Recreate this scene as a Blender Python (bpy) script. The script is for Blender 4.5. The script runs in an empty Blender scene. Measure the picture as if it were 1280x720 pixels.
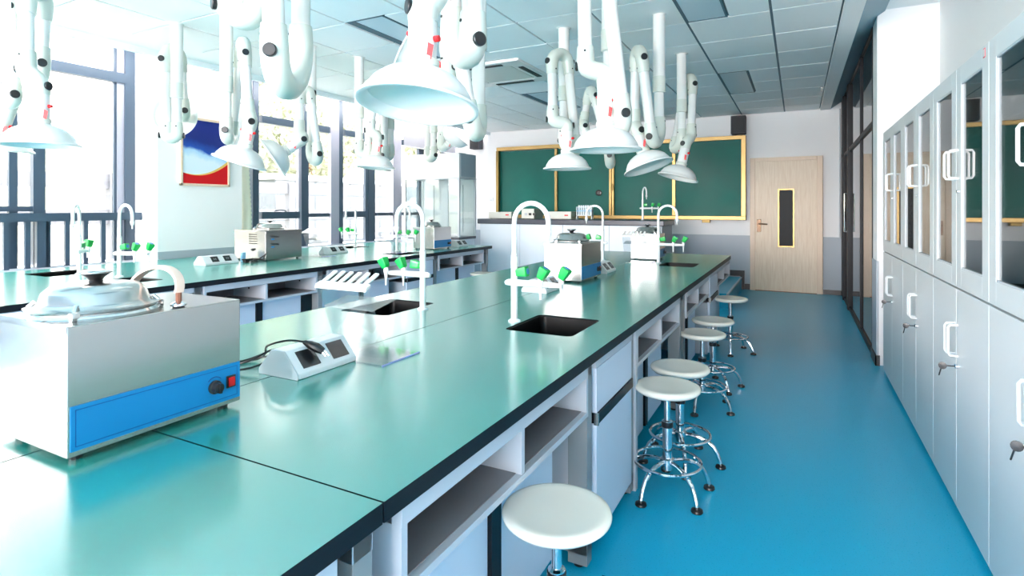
import bpy, bmesh, math, random
from math import pi, sin, cos, tan, atan, atan2, sqrt, radians
from mathutils import Vector, Matrix
random.seed(7)
SC = bpy.context.scene
COL = SC.collection

# ------------------------------------------------------------------ camera
cam_d = bpy.data.cameras.new('camera'); cam = bpy.data.objects.new('camera', cam_d); COL.objects.link(cam)
cam.location = (0, 0, 1.31)
cam.rotation_euler = (pi/2, 0, atan(357/692))
cam_d.sensor_width = 36; cam_d.lens = 36*692/1280; cam_d.shift_y = -100/1280
cam_d.clip_start = 0.02; cam_d.clip_end = 300
SC.camera = cam
# ------------------------------------------------------------------ world, light, exposure
W = bpy.data.worlds.new('sky'); SC.world = W; W.use_nodes = True
bg = W.node_tree.nodes['Background']; bg.inputs[0].default_value = (1.0, 0.925, 0.90, 1); bg.inputs[1].default_value = 7.0
SC.view_settings.view_transform = 'Standard'; SC.view_settings.look = 'None'
SC.view_settings.exposure = 2.34; SC.view_settings.gamma = 1; SC.view_settings.use_curve_mapping = False
def portal(name, loc, sx, sz):
    l = bpy.data.lights.new(name, 'AREA'); l.shape = 'RECTANGLE'; l.size = sx; l.size_y = sz; l.cycles.is_portal = True
    o = bpy.data.objects.new(name, l); COL.objects.link(o); o.location = loc; o.rotation_euler = (0, -pi/2, 0)
    return o
# first two portals sit in the real window openings of the left wall (they only steer sky sampling)
portal('window_portal', (-6.16, -1.15, 1.9), 2.2, 8.8)
portal('window_portal', (-6.16, 6.75, 1.9), 2.3, 5.1)
o = portal('window_portal', (-2.35, -5.66, 1.6), 2.4, 6.5); o.rotation_euler = (pi/2, 0, 0); o.data.size = 6.5; o.data.size_y = 2.4  # portal in the unseen end windows added behind the camera for more light
SC.cycles.max_bounces = 10; SC.cycles.diffuse_bounces = 6; SC.cycles.glossy_bounces = 5
SC.cycles.transparent_max_bounces = 16; SC.cycles.caustics_reflective = False; SC.cycles.caustics_refractive = False

# ------------------------------------------------------------------ materials
M = {}
def mat(name, col, rough=.5, metal=0, spec=.5, bump=0, bscale=60, var=0, vscale=8, coat=0, stretch=None, rvar=0):
    m = bpy.data.materials.new(name); m.use_nodes = True; nt = m.node_tree; b = nt.nodes['Principled BSDF']
    b.inputs['Base Color'].default_value = (*col, 1); b.inputs['Roughness'].default_value = rough
    b.inputs['Metallic'].default_value = metal; b.inputs['Specular IOR Level'].default_value = spec
    b.inputs['Coat Weight'].default_value = coat; b.inputs['Coat Roughness'].default_value = .08
    tc = nt.nodes.new('ShaderNodeTexCoord'); mp = nt.nodes.new('ShaderNodeMapping'); nt.links.new(tc.outputs['Object'], mp.inputs[0])
    if stretch: mp.inputs['Scale'].default_value = stretch
    if var or rvar:
        n = nt.nodes.new('ShaderNodeTexNoise'); n.inputs['Scale'].default_value = vscale; n.inputs['Detail'].default_value = 6
        nt.links.new(mp.outputs[0], n.inputs['Vector'])
        if var:
            r = nt.nodes.new('ShaderNodeMix'); r.data_type = 'RGBA'
            r.inputs[6].default_value = (*[max(0, c*(1-var)) for c in col], 1); r.inputs[7].default_value = (*[min(1, c*(1+var)) for c in col], 1)
            nt.links.new(n.outputs[0], r.inputs[0]); nt.links.new(r.outputs[2], b.inputs['Base Color'])
        if rvar:
            k = nt.nodes.new('ShaderNodeMapRange'); k.inputs[1].default_value = .3; k.inputs[2].default_value = .7
            k.inputs[3].default_value = max(0.02, rough-rvar); k.inputs[4].default_value = rough+rvar
            nt.links.new(n.outputs[0], k.inputs[0]); nt.links.new(k.outputs[0], b.inputs['Roughness'])
    if bump:
        n2 = nt.nodes.new('ShaderNodeTexNoise'); n2.inputs['Scale'].default_value = bscale; n2.inputs['Detail'].default_value = 4
        nt.links.new(mp.outputs[0], n2.inputs['Vector'])
        bp = nt.nodes.new('ShaderNodeBump'); bp.inputs['Strength'].default_value = bump; bp.inputs['Distance'].default_value = .002
        nt.links.new(n2.outputs[0], bp.inputs['Height']); nt.links.new(bp.outputs[0], b.inputs['Normal'])
    M[name] = m; return m
mat('wall_paint', (.88, .875, .88), .6, var=.02, vscale=2, bump=.1)
mat('wainscot_paint', (.40, .45, .50), .45, var=.03, vscale=3)
mat('skirting', (.012, .013, .016), .35)
mat('ceiling_tile', (.97, .965, .96), .75, bump=.3, bscale=150, var=.03, vscale=1.5)
mat('ceiling_grid', (.10, .16, .20), .6)
mat('light_panel', (.58, .70, .77), .35, bump=.2, bscale=90)
mat('soffit_paint', (.80, .86, .89), .6)
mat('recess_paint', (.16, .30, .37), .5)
mat('vinyl_floor', (.004, .42, .66), .32, var=.16, vscale=170, bump=.08, bscale=250, rvar=.06)
mat('platform_vinyl', (.01, .40, .60), .35, var=.12, vscale=120)
mat('teal_top', (.010, .29, .245), .21, spec=1.0, var=.16, vscale=3)
M['teal_top'].node_tree.nodes['Principled BSDF'].inputs['IOR'].default_value = 2.5
mat('black_edge', (.006, .008, .012), .4, spec=.2)
mat('laminate_grey', (.48, .51, .56), .4, var=.03, vscale=5)
mat('laminate_pale', (.60, .66, .76), .38, var=.03, vscale=5)
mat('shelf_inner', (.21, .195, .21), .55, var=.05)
mat('leg_steel', (.24, .25, .255), .35, spec=.5)
mat('cabinet_white', (.66, .68, .69), .33)
mat('cabinet_inner', (.55, .56, .54), .5)
mat('dark_void', (.01, .012, .015), .6)
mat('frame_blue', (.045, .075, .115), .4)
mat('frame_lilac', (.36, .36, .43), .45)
mat('frame_black', (.008, .010, .014), .45, spec=.2)
mat('arm_white', (.80, .78, .75), .28, coat=.3)
mat('arm_cream', (.66, .68, .61), .28, coat=.3)
mat('hood_white', (.82, .80, .77), .3, coat=.2)
mat('black_plastic', (.012, .012, .014), .3)
mat('red_plastic', (.75, .01, .015), .3)
mat('green_plastic', (.005, .42, .07), .3, coat=.3)
mat('teal_plastic', (.005, .3, .24), .3)
mat('blue_plastic', (.03, .2, .5), .3)
mat('tap_white', (.84, .86, .87), .22, coat=.5)
mat('sink_black', (.002, .0025, .003), .35, spec=.12)
mat('stainless', (.58, .565, .545), .24, metal=1, var=.02, vscale=3, rvar=.02)
mat('stainless_bright', (.72, .72, .71), .14, metal=1)
mat('chrome', (.75, .77, .8), .06, metal=1)
mat('panel_blue', (.005, .22, .52), .35)
mat('panel_blue_dark', (.0, .07, .28), .35)
mat('white_plastic', (.78, .79, .80), .3)
mat('grey_plastic', (.52, .55, .58), .35)
mat('handle_pink', (.78, .56, .46), .4)
mat('handle_brown', (.25, .09, .05), .4)
mat('cream_plastic', (.93, .87, .76), .25, coat=.3, var=.02)
mat('gold_metal', (.42, .28, .11), .38, metal=.8, var=.08, vscale=9)
mat('gold_dark', (.22, .15, .05), .4, metal=.7)
mat('chalkboard', (.005, .125, .10), .45, spec=.25, var=.35, vscale=1.6, rvar=.08)
mat('speaker_dark', (.03, .028, .04), .6)
mat('wood_trim', (.78, .60, .45), .4, var=.08, vscale=6, stretch=(9, 9, 1))
mat('brass', (.12, .07, .04), .3, metal=.6)
mat('podium_white', (.76, .79, .84), .35)
mat('podium_top', (.05, .055, .075), .3)
mat('cream_box', (.72, .72, .66), .4)
mat('green_box', (.30, .36, .30), .4)
mat('curtain', (.78, .76, .62), .8)
mat('rack_white', (.80, .86, .90), .4)
mat('blind_grey', (.30, .31, .35), .8)
mat('violet_edge', (.42, .40, .80), .3)
mat('cable_black', (.01, .01, .012), .4)
mat('concrete', (.42, .42, .41), .8, var=.06)
mat('guardrail_steel', (.12, .13, .15), .6)
mat('far_wall', (.50, .53, .58), .7, var=.03)
mat('tile_white', (.66, .70, .74), .5)
mat('leaf', (.42, .45, .34), .7, var=.15, vscale=2)
mat('grass', (.34, .36, .27), .9, var=.12, vscale=.5)
def wood():
    m = mat('door_wood', (.66, .50, .36), .4)
    nt = m.node_tree; b = nt.nodes['Principled BSDF']; tc = nt.nodes.new('ShaderNodeTexCoord'); mp = nt.nodes.new('ShaderNodeMapping')
    mp.inputs['Scale'].default_value = (22, 22, 1.2); nt.links.new(tc.outputs['Object'], mp.inputs[0])
    n = nt.nodes.new('ShaderNodeTexNoise'); n.inputs['Scale'].default_value = 3; n.inputs['Detail'].default_value = 8; n.inputs['Distortion'].default_value = .6
    nt.links.new(mp.outputs[0], n.inputs['Vector']); r = nt.nodes.new('ShaderNodeValToRGB')
    r.color_ramp.elements[0].position = .3; r.color_ramp.elements[0].color = (.72, .55, .39, 1)
    r.color_ramp.elements[1].position = .7; r.color_ramp.elements[1].color = (.84, .69, .53, 1)
    nt.links.new(n.outputs[0], r.inputs[0]); nt.links.new(r.outputs[0], b.inputs['Base Color'])
wood()
def glass(name, tint, refl_boost=1.0, base=.04, rough=.02):
    m = bpy.data.materials.new(name); m.use_nodes = True; nt = m.node_tree; nt.nodes.clear()
    o = nt.nodes.new('ShaderNodeOutputMaterial'); t = nt.nodes.new('ShaderNodeBsdfTransparent'); t.inputs[0].default_value = (*tint, 1)
    g = nt.nodes.new('ShaderNodeBsdfGlossy'); g.inputs['Roughness'].default_value = rough
    f = nt.nodes.new('ShaderNodeLayerWeight'); f.inputs[0].default_value = .5
    pw = nt.nodes.new('ShaderNodeMath'); pw.operation = 'POWER'; pw.inputs[1].default_value = 4; nt.links.new(f.outputs['Facing'], pw.inputs[0])
    mu = nt.nodes.new('ShaderNodeMath'); mu.operation = 'MULTIPLY_ADD'; mu.inputs[1].default_value = refl_boost; mu.inputs[2].default_value = base; mu.use_clamp = True
    x = nt.nodes.new('ShaderNodeMixShader'); nt.links.new(pw.outputs[0], mu.inputs[0]); nt.links.new(mu.outputs[0], x.inputs[0])
    nt.links.new(t.outputs[0], x.inputs[1]); nt.links.new(g.outputs[0], x.inputs[2]); nt.links.new(x.outputs[0], o.inputs[0]); M[name] = m
glass('window_glass', (.56, .57, .57), .5, .03)
glass('cabinet_glass', (.55, .62, .62), .9, .22)
glass('dark_glass', (.30, .36, .40), .9, .22)
glass('hood_glass', (.90, .94, .94), .8, .06)
glass('acrylic', (.93, .94, .95), .8, .10, .1)
# far facade: white panels with a fine grid, too far to model each tile
def tiles():
    m = mat('facade_tiles', (.6, .64, .68), .5); nt = m.node_tree; b = nt.nodes['Principled BSDF']
    tc = nt.nodes.new('ShaderNodeTexCoord'); mp = nt.nodes.new('ShaderNodeMapping'); mp.inputs['Rotation'].default_value = (0, pi/2, pi/2)
    br = nt.nodes.new('ShaderNodeTexBrick'); br.offset = 0; br.inputs['Scale'].default_value = 1; br.inputs['Brick Width'].default_value = .9; br.inputs['Row Height'].default_value = .9
    br.inputs['Mortar Size'].default_value = .06; br.inputs[1].default_value = (.22, .24, .27, 1); br.inputs[2].default_value = (.2, .22, .25, 1); br.inputs[3].default_value = (.10, .12, .145, 1)
    nt.links.new(tc.outputs['Object'], mp.inputs[0]); nt.links.new(mp.outputs[0], br.inputs[0]); nt.links.new(br.outputs[0], b.inputs['Base Color'])
tiles()
def painting():
    m = mat('painting_print', (.5, .5, .5), .4); nt = m.node_tree; b = nt.nodes['Principled BSDF']; L = nt.links
    tc = nt.nodes.new('ShaderNodeTexCoord'); sp = nt.nodes.new('ShaderNodeSeparateXYZ'); L.new(tc.outputs['Generated'], sp.inputs[0])
    def ma(op, a, bb, c=None):
        n = nt.nodes.new('ShaderNodeMath'); n.operation = op
        for i, v in enumerate((a, bb, c)):
            if v is None: continue
            if isinstance(v, (int, float)): n.inputs[i].default_value = v
            else: L.new(v, n.inputs[i])
        return n.outputs[0]
    u, v = sp.outputs[1], sp.outputs[2]
    nz = nt.nodes.new('ShaderNodeTexNoise'); nz.inputs['Scale'].default_value = 5; L.new(tc.outputs['Generated'], nz.inputs[0])
    # sky: dark blue above, blending to pale below a line that falls to the right
    e = ma('ADD', ma('ADD', v, ma('MULTIPLY', u, .16)), ma('MULTIPLY', nz.outputs[0], .12))
    r = nt.nodes.new('ShaderNodeValToRGB'); L.new(e, r.inputs[0]); cr = r.color_ramp
    cr.elements[0].position = .0; cr.elements[0].color = (.62, .76, .86, 1); cr.elements[1].position = 1; cr.elements[1].color = (.005, .02, .22, 1)
    for p, c in ((.5, (.75, .85, .92, 1)), (.6, (.45, .68, .9, 1)), (.66, (.01, .08, .42, 1)), (.8, (.004, .02, .2, 1))):
        q = cr.elements.new(p); q.color = c
    # curved red foot with gold rim
    c = ma('ADD', ma('MULTIPLY', ma('POWER', ma('ABSOLUTE', ma('SUBTRACT', u, .3), 0), 2), .42), .13)
    red = ma('LESS_THAN', v, c); rim = ma('LESS_THAN', v, ma('ADD', c, ma('MULTIPLY', u, .05)))
    def mix(f, a, bb):
        n = nt.nodes.new('ShaderNodeMix'); n.data_type = 'RGBA'; L.new(f, n.inputs[0]); L.new(a, n.inputs[6])
        n.inputs[7].default_value = bb; return n.outputs[2]
    o = mix(rim, r.outputs[0], (.8, .5, .12, 1)); o = mix(red, o, (.62, .0, .005, 1)); L.new(o, b.inputs['Base Color'])
painting()

# ------------------------------------------------------------------ mesh helpers
class MB:
    def __init__(s): s.v = []; s.f = []; s.m = []
    def add(s, vs, fs, mi=0):
        o = len(s.v); s.v += [tuple(v) for v in vs]; s.f += [tuple(i+o for i in f) for f in fs]; s.m += [mi]*len(fs); return s
    def box(s, x0, x1, y0, y1, z0, z1, mi=0):
        return s.add([(x, y, z) for z in (z0, z1) for y in (y0, y1) for x in (x0, x1)],
                     [(0, 2, 3, 1), (4, 5, 7, 6), (0, 1, 5, 4), (2, 6, 7, 3), (0, 4, 6, 2), (1, 3, 7, 5)], mi)
    def prism(s, pts, axis, a0, a1, mi=0):
        n = len(pts)
        def P(p, a): return (a, p[0], p[1]) if axis == 'x' else ((p[0], a, p[1]) if axis == 'y' else (p[0], p[1], a))
        vs = [P(p, a0) for p in pts]+[P(p, a1) for p in pts]
        return s.add(vs, [tuple(range(n)), tuple(range(2*n-1, n-1, -1))]+[(i, i+n, (i+1) % n+n, (i+1) % n) for i in range(n)], mi)
    def rings(s, rs, cap=True, mi=0, close=False):
        n = len(rs[0]); fs = []
        k = len(rs)
        for a in range(k if close else k-1):
            b = (a+1) % k
            for i in range(n):
                j = (i+1) % n; fs.append((a*n+i, a*n+j, b*n+j, b*n+i))
        if cap and not close: fs += [tuple(range(n-1, -1, -1)), tuple((k-1)*n+i for i in range(n))]
        return s.add([p for r in rs for p in r], fs, mi)
    def tube(s, path, r, n=12, cap=True, mi=0, close=False):
        P = [Vector(p) for p in path]; k = len(P); rr = r if isinstance(r, (list, tuple)) else [r]*k
        T = [((P[(i+1) % k]-P[i-1]) if close else (P[min(i+1, k-1)]-P[max(i-1, 0)])).normalized() for i in range(k)]
        u = T[0].orthogonal().normalized(); rs = []
        for i in range(k):
            u = (u-T[i]*u.dot(T[i])).normalized(); w = T[i].cross(u)
            rs.append([P[i]+(u*cos(2*pi*j/n)+w*sin(2*pi*j/n))*rr[i] for j in range(n)])
        return s.rings(rs, cap, mi, close)
    def lathe(s, prof, o=(0, 0, 0), d=(0, 0, 1), n=32, cap=True, mi=0):
        o = Vector(o); d = Vector(d).normalized(); u = d.orthogonal().normalized(); w = d.cross(u)
        return s.rings([[o+d*h+(u*cos(2*pi*j/n)+w*sin(2*pi*j/n))*max(r, 1e-4) for j in range(n)] for r, h in prof], cap, mi)
    def build(s, name, mt, parent=None, bev=0, smooth=35, fix=True):
        off = Vector((0, 0, 0)); p = parent
        while p is not None: off += p.location; p = p.parent
        me = bpy.data.meshes.new(name); me.from_pydata([tuple(Vector(v)-off) for v in s.v], [], s.f)
        for k in (mt if isinstance(mt, (list, tuple)) else [mt]): me.materials.append(M[k])
        me.polygons.foreach_set('material_index', s.m)
        if fix:
            b = bmesh.new(); b.from_mesh(me); bmesh.ops.recalc_face_normals(b, faces=b.faces); b.to_mesh(me); b.free()
        me.update()
        if smooth: me.shade_smooth(); me.set_sharp_from_angle(angle=radians(smooth))
        o = bpy.data.objects.new(name, me); COL.objects.link(o); o.parent = parent
        if bev:
            q = o.modifiers.new('bevel', 'BEVEL'); q.width = bev; q.segments = 2; q.limit_method = 'ANGLE'; q.harden_normals = True
        return o
def box(name, mt, x0, x1, y0, y1, z0, z1, parent=None, bev=0): return MB().box(x0, x1, y0, y1, z0, z1).build(name, mt, parent, bev)
def tag(o, label=None, cat=None, group=None, kind=None):
    if label: o['label'] = label
    if cat: o['category'] = cat
    if group: o['group'] = group
    if kind: o['kind'] = kind
    return o
def empty(name, loc=(0, 0, 0), label=None, cat=None, group=None, kind=None):
    o = bpy.data.objects.new(name, None); o.empty_display_size = .1; COL.objects.link(o); o.location = loc
    return tag(o, label, cat, group, kind)
def st(name, mt, *b, bev=0, parent=None):
    o = box(name, mt, *b, parent=parent, bev=bev)
    if parent is None: o['kind'] = 'structure'
    return o
def kids(o): return [c for c in CH.get(o.name, [])]
CH = {}
def copy_tree(o, parent=None):
    c = o.copy(); COL.objects.link(c)
    if parent is not None: c.parent = parent
    for ch in [x for x in ALL() if x.parent == o]: copy_tree(ch, c)
    return c
def ALL(): return list(COL.objects)
def bez(a, b, c, d, n=10):
    a, b, c, d = map(Vector, (a, b, c, d)); out = []
    for i in range(n+1):
        t = i/n; q = 1-t; out.append(a*q**3+b*3*q*q*t+c*3*q*t*t+d*t**3)
    return out
def rrect(x0, x1, y0, y1, r, n=4):
    pts = []
    for cx, cy, a in ((x1-r, y1-r, 0), (x0+r, y1-r, pi/2), (x0+r, y0+r, pi), (x1-r, y0+r, 3*pi/2)):
        for i in range(n+1): pts.append((cx+r*cos(a+pi/2*i/n), cy+r*sin(a+pi/2*i/n)))
    return pts
def plate_hole(x0, x1, y0, y1, hole, z0, z1):
    """box with a rounded rectangular hole, slot 0 top, slot 1 the rest"""
    mb = MB(); inn = rrect(*hole, .03); cx, cy = (hole[0]+hole[1])/2, (hole[2]+hole[3])/2; out = []
    n = len(inn); corner = [(x1, y1), (x0, y1), (x0, y0), (x1, y0)]
    for i, p in enumerate(inn):
        k = i//5; out.append(corner[k])
    # quads between neighbouring inner points; corner fans give triangles
    vs = [(*p, z1) for p in inn]+[(*corner[k], z1) for k in range(4)]+[(*p, z0) for p in inn]+[(*corner[k], z0) for k in range(4)]
    top = []; bot = []; N = n+4
    for i in range(n):
        j = (i+1) % n; a, b = i//5, j//5
        f = (i, n+a, j) if a == b else (i, n+a, n+b, j)
        top.append(f); bot.append(tuple(q+N for q in reversed(f)))
    mb.add(vs, top, 0)
    side = [(i, (i+1) % n, (i+1) % n+N, i+N) for i in range(n)]+[(n+k, n+(k+1) % 4, n+(k+1) % 4+N, n+k+N) for k in range(4)]
    mb.f += bot+side; mb.m += [1]*(len(bot)+len(side))
    return mb
def slab(x0, x1, y0, y1, z0, z1):
    mb = MB().box(x0, x1, y0, y1, z0, z1, 1); mb.m[1] = 0; return mb

# ------------------------------------------------------------------ room shell
YB, YF, XW, CZ = 9.66, -5.6, -6.1, 2.83
floor = st('floor', 'vinyl_floor', XW, 1.02, YF, YB, -.1, 0)
box('floor_seam', 'black_edge', -.62, .6, 1.90, 1.903, 0, .0006, parent=floor)
st('floor', 'concrete', 1.02, 3.0, 5.5, YB, -.1, -.001)
wb = st('wall_back', 'wall_paint', XW-.3, 3.0, YB, YB+.2, 0, 3.2)
# wall behind the camera, with unseen end windows added to brighten the room
for q in ((XW-.3, 1.3, 0, .4), (XW-.3, 1.3, 2.8, 3.2), (XW-.3, -5.6, .4, 2.8), (.9, 1.3, .4, 2.8)): st('wall_front', 'wall_paint', q[0], q[1], YF-.2, YF, q[2], q[3])
for k in range(3): st('added_end_window', 'frame_blue', -4.0+1.2*k-.03, -4.0+1.2*k+.03, YF-.12, YF-.04, .4, 2.8)
wr = st('wall_right', 'wall_paint', 1.01, 1.21, YF, 5.5, 0, 3.2)
wc = st('wall_right_return', 'wall_paint', .59, 3.0, 5.5, 5.79, 0, 3.2)
st('wall_corridor', 'wall_paint', 2.9, 3.0, 5.79, YB, 0, 3.2)
# wainscot: grey lower paint with a thin shadow line above
def wains(name, x0, x1, y0, y1, z1=.868):
    o = st(name, 'wainscot_paint', x0, x1, y0, y1, 0, z1)
    return o
wains('trim_back', -.0+.345, .6, YB-.006, YB)
wains('trim_back', -5.9, -.68, YB-.006, YB)
wains('trim_column', .583, .60, 5.492, 5.79)
wains('trim_window_column', -5.70, -5.694, 3.30, 4.25)
st('baseboard_back', 'skirting', .345, .6, YB-.02, YB-.006, 0, .07)
st('baseboard_back', 'skirting', -.80, -.68, YB-.02, YB-.006, 0, .09)
st('baseboard_back', 'skirting', -.82, -.76, YB-.04, YB-.02, 0, .30)
st('baseboard_back', 'skirting', -1.6, -.76, YB-.02, YB-.006, .21, .30)
st('baseboard_column', 'skirting', .573, .583, 5.47, 5.80, 0, .085)
st('baseboard_column', 'skirting', .573, .606, 5.47, 5.49, 0, .085)
# left window wall: low sill wall, column, lintel
st('wall_left_sill', 'wall_paint', XW-.2, XW+.02, YF, YB, 0, .78)
st('wall_left_lintel', 'wall_paint', XW-.2, XW, YF, YB, 3.02, 3.2)
st('wall_left_column', 'wall_paint', XW-.2, -5.70, 3.30, 4.25, 0, 3.02)
st('wall_left_pier', 'wall_paint', XW-.2, XW+.05, 9.3, YB, 0, 3.1)
# ceiling: backing, and one tile per grid cell hanging a little proud of it
ceil = st('ceiling', 'ceiling_grid', -5.47, .44, YF, YB, CZ, CZ+.04)
xs = [.30, -.18]+[-.80-.62*i for i in range(8)]
ys = [4.657-.635*i for i in range(11, 0, -1)]+[4.657+.64*i for i in range(9)]
ys[-1] = YB
SKIP = [(-3.43, -2.50, 4.96, 5.90)]
light_cols = {3: 1, 7: 1}
proto = {}
cells = []
xs2 = sorted(xs)
panels = []
for y0, y1 in ((.21, 1.47), (3.387, 4.657), (6.577, 7.857)):
    panels.append((-.80, -.49, y0, y1)); panels.append((-3.20, -2.89, y0, y1))
for ix in range(len(xs2)-1):
    for iy in range(len(ys)-1):
        x0, x1, y0, y1 = xs2[ix], xs2[ix+1], ys[iy], ys[iy+1]
        if y1 < -.8: continue
        for p in panels:
            if abs(x0-p[0]) < .15 and y0 > p[2]-.05 and y1 < p[3]+.05: x0 = p[1]+.005
        if -3.3 < x0 < -2.7 and 4.6 < y0 < 5.5 and x0 > -3.3: continue
        g = .0095
        key = (round(x1-x0, 3), round(y1-y0, 3))
        if key not in proto:
            proto[key] = box('ceiling_tile', 'ceiling_tile', 0+g, key[0]-g, 0+g, key[1]-g, -.014, .004).data
            bpy.data.objects.remove([o for o in COL.objects if o.data == proto[key]][0])
        o = bpy.data.objects.new('ceiling_tile', proto[key]); COL.objects.link(o); o.parent = ceil; o.location = (x0, y0, CZ+random.uniform(-.001, .001))
for x, y0, y1 in ((-.80, YF, YB), (-.18, YF, YB)):
    box('ceiling_rail', 'ceiling_grid', x-.011, x+.011, y0, y1, CZ-.012, CZ, parent=ceil)
box('ceiling_border', 'ceiling_tile', -5.47, -5.145, YF, YB, CZ-.006, CZ, parent=ceil)
box('ceiling_border', 'ceiling_tile', .305, .44, YF, YB, CZ-.03, CZ, parent=ceil)
# small panels beside the air conditioner
for a in ((-3.88+.0, -3.44, 4.66, 5.29), (-2.49, -2.02, 4.66, 5.29), (-3.44, -2.49, 4.66, 4.95), (-3.44, -2.49, 5.91, 5.93)):
    pass
# curtain box and bright cavity at the windows, sloped soffit on the right
st('ceiling_curtain_box', 'soffit_paint', -5.52, -5.47, YF, YB, 2.765, CZ+.04)
st('ceiling_window_strip', 'wall_paint', XW-.2, -5.52, YF, YB, 3.0, 3.04)
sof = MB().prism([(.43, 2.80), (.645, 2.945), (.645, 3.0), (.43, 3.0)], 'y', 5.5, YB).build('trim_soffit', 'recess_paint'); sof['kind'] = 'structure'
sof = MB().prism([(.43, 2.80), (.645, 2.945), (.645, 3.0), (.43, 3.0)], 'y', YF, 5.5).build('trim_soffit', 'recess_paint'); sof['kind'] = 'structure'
st('ceiling_side', 'soffit_paint', .60, 1.03, YF, 5.5, 2.955, 3.0)
st('ceiling_corridor', 'wall_paint', .60, 3.0, 5.5, YB, 2.99, 3.1)

# ceiling light panels
for i, p in enumerate(panels):
    if p[3] < 2: continue
    w = {0: 'in the near', 1: 'in the near'}.get(i, '')
    lab = {2: 'unlit ceiling light panel cut by the top edge, right of the hanging arms',
           3: 'unlit ceiling light panel over the aisle between the benches, nearer than the air conditioner',
           4: 'small looking unlit ceiling light panel nearest the door wall, right of the hanging arms',
           5: 'unlit ceiling light panel just beyond the square air conditioner'}[i]
    t = empty('ceiling_light', ((p[0]+p[1])/2, (p[2]+p[3])/2, CZ-.012), lab, 'light', 'ceiling light panels')
    box('diffuser', 'light_panel', p[0]+.015, p[1]-.015, p[2]+.015, p[3]-.015, CZ-.010, CZ+.003, parent=t)
    mb = MB()
    for a in ((p[0], p[0]+.015, p[2], p[3]), (p[1]-.015, p[1], p[2], p[3]), (p[0], p[1], p[2], p[2]+.015), (p[0], p[1], p[3]-.015, p[3])):
        mb.box(*a, CZ-.014, CZ+.002)
    mb.build('frame', 'ceiling_grid', t)
# air conditioner cassette
ac = empty('air_conditioner', (-2.96, 5.43, CZ-.05), 'square white ceiling air conditioner cassette with four dark slots', 'air conditioner')
cx, cy, hw = -2.96, 5.43, .47
fr = MB(); ins = .30
for a, b, c, d in ((-hw, hw, -hw, -ins), (-hw, hw, ins, hw), (-hw, -ins, -ins, ins), (ins, hw, -ins, ins)): fr.box(cx+a, cx+b, cy+c, cy+d, CZ-.04, CZ-.005)
fr.build('frame', 'hood_white', ac, bev=.008)
g = box('grille', 'cream_box', cx-ins+.01, cx+ins-.01, cy-ins+.01, cy+ins-.01, CZ-.036, CZ-.01, parent=ac)
for k in range(4):
    mb = MB(); a = .385
    if k < 2: s = (-1, 1)[k]; mb.box(cx-.24, cx+.24, cy+s*a-.028, cy+s*a+.028, CZ-.046, CZ-.038)
    else: s = (-1, 1)[k-2]; mb.box(cx+s*a-.028, cx+s*a+.028, cy-.24, cy+.24, CZ-.046, CZ-.038)
    mb.build('air_slot', 'black_edge', ac)
# ceiling patch tiles around the cassette
for a in ((-3.88+.006, -3.436, 4.663, 5.29), (-2.484, -2.026, 4.663, 5.29), (-3.436, -2.484, 4.663, 4.95), (-2.484, -2.026, 5.303, 5.93), (-3.88+.006, -3.436, 5.303, 5.93), (-3.436, -2.484, 5.908, 5.935)):
    box('ceiling_tile', 'ceiling_tile', *a, CZ-.007, CZ+.004, parent=ceil)
for x, y, l in ((.21, 3.95, 'small ceiling sprinkler near the top edge of the picture'), (.27, 7.9, 'small ceiling sprinkler above the door end of the aisle')):
    s = empty('sprinkler', (x, y, CZ-.01), l, 'sprinkler')
    MB().lathe([(.03, -.012), (.03, -.02), (.012, -.022), (.012, -.05)], (x, y, CZ), (0, 0, 1), 12).build('body', 'stainless', s)
    MB().lathe([(.02, -.052), (.02, -.056)], (x, y, CZ), (0, 0, 1), 12).build('deflector', 'stainless', s)

# ------------------------------------------------------------------ windows
def window(name, y0, y1, mull, transoms, zt=3.0, z0=.80):
    w = empty(name, (XW, (y0+y1)/2, z0), kind='structure')
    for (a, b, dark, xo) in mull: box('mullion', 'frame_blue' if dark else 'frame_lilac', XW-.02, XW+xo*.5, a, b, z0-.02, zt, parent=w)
    for (a, b, za, zb) in transoms: box('transom', 'frame_blue', XW-.03, XW+.05, a, b, za, zb, parent=w)
    ends = sorted([m[0] for m in mull]+[y1]); prev = y0
    for (a, b) in zip([m[1] for m in sorted(mull)], [m[0] for m in sorted(mull)][1:]):
        box('pane', 'window_glass', XW-.012, XW-.006, a+.001, b-.001, z0, zt, parent=w)
    return w
SY = 6.1/6.0
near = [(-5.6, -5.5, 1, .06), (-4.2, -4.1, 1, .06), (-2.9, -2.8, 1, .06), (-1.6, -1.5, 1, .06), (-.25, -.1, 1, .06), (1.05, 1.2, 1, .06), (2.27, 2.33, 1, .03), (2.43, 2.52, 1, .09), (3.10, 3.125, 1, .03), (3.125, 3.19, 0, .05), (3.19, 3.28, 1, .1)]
w1 = window('window_1', YF, 3.3, near, [(YF, 2.43, 2.56, 2.66), (2.5, 3.19, 2.57, 2.67)])
box('transom', 'frame_blue', XW-.02, XW+.04, 1.2, 2.43, 1.28, 1.325, parent=w1)
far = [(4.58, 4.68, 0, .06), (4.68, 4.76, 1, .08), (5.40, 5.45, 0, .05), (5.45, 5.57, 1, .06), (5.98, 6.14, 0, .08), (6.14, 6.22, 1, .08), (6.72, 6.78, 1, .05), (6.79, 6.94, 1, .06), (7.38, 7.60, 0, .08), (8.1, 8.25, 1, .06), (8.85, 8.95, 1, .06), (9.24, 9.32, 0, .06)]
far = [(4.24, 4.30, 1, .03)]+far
tr = []
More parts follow.
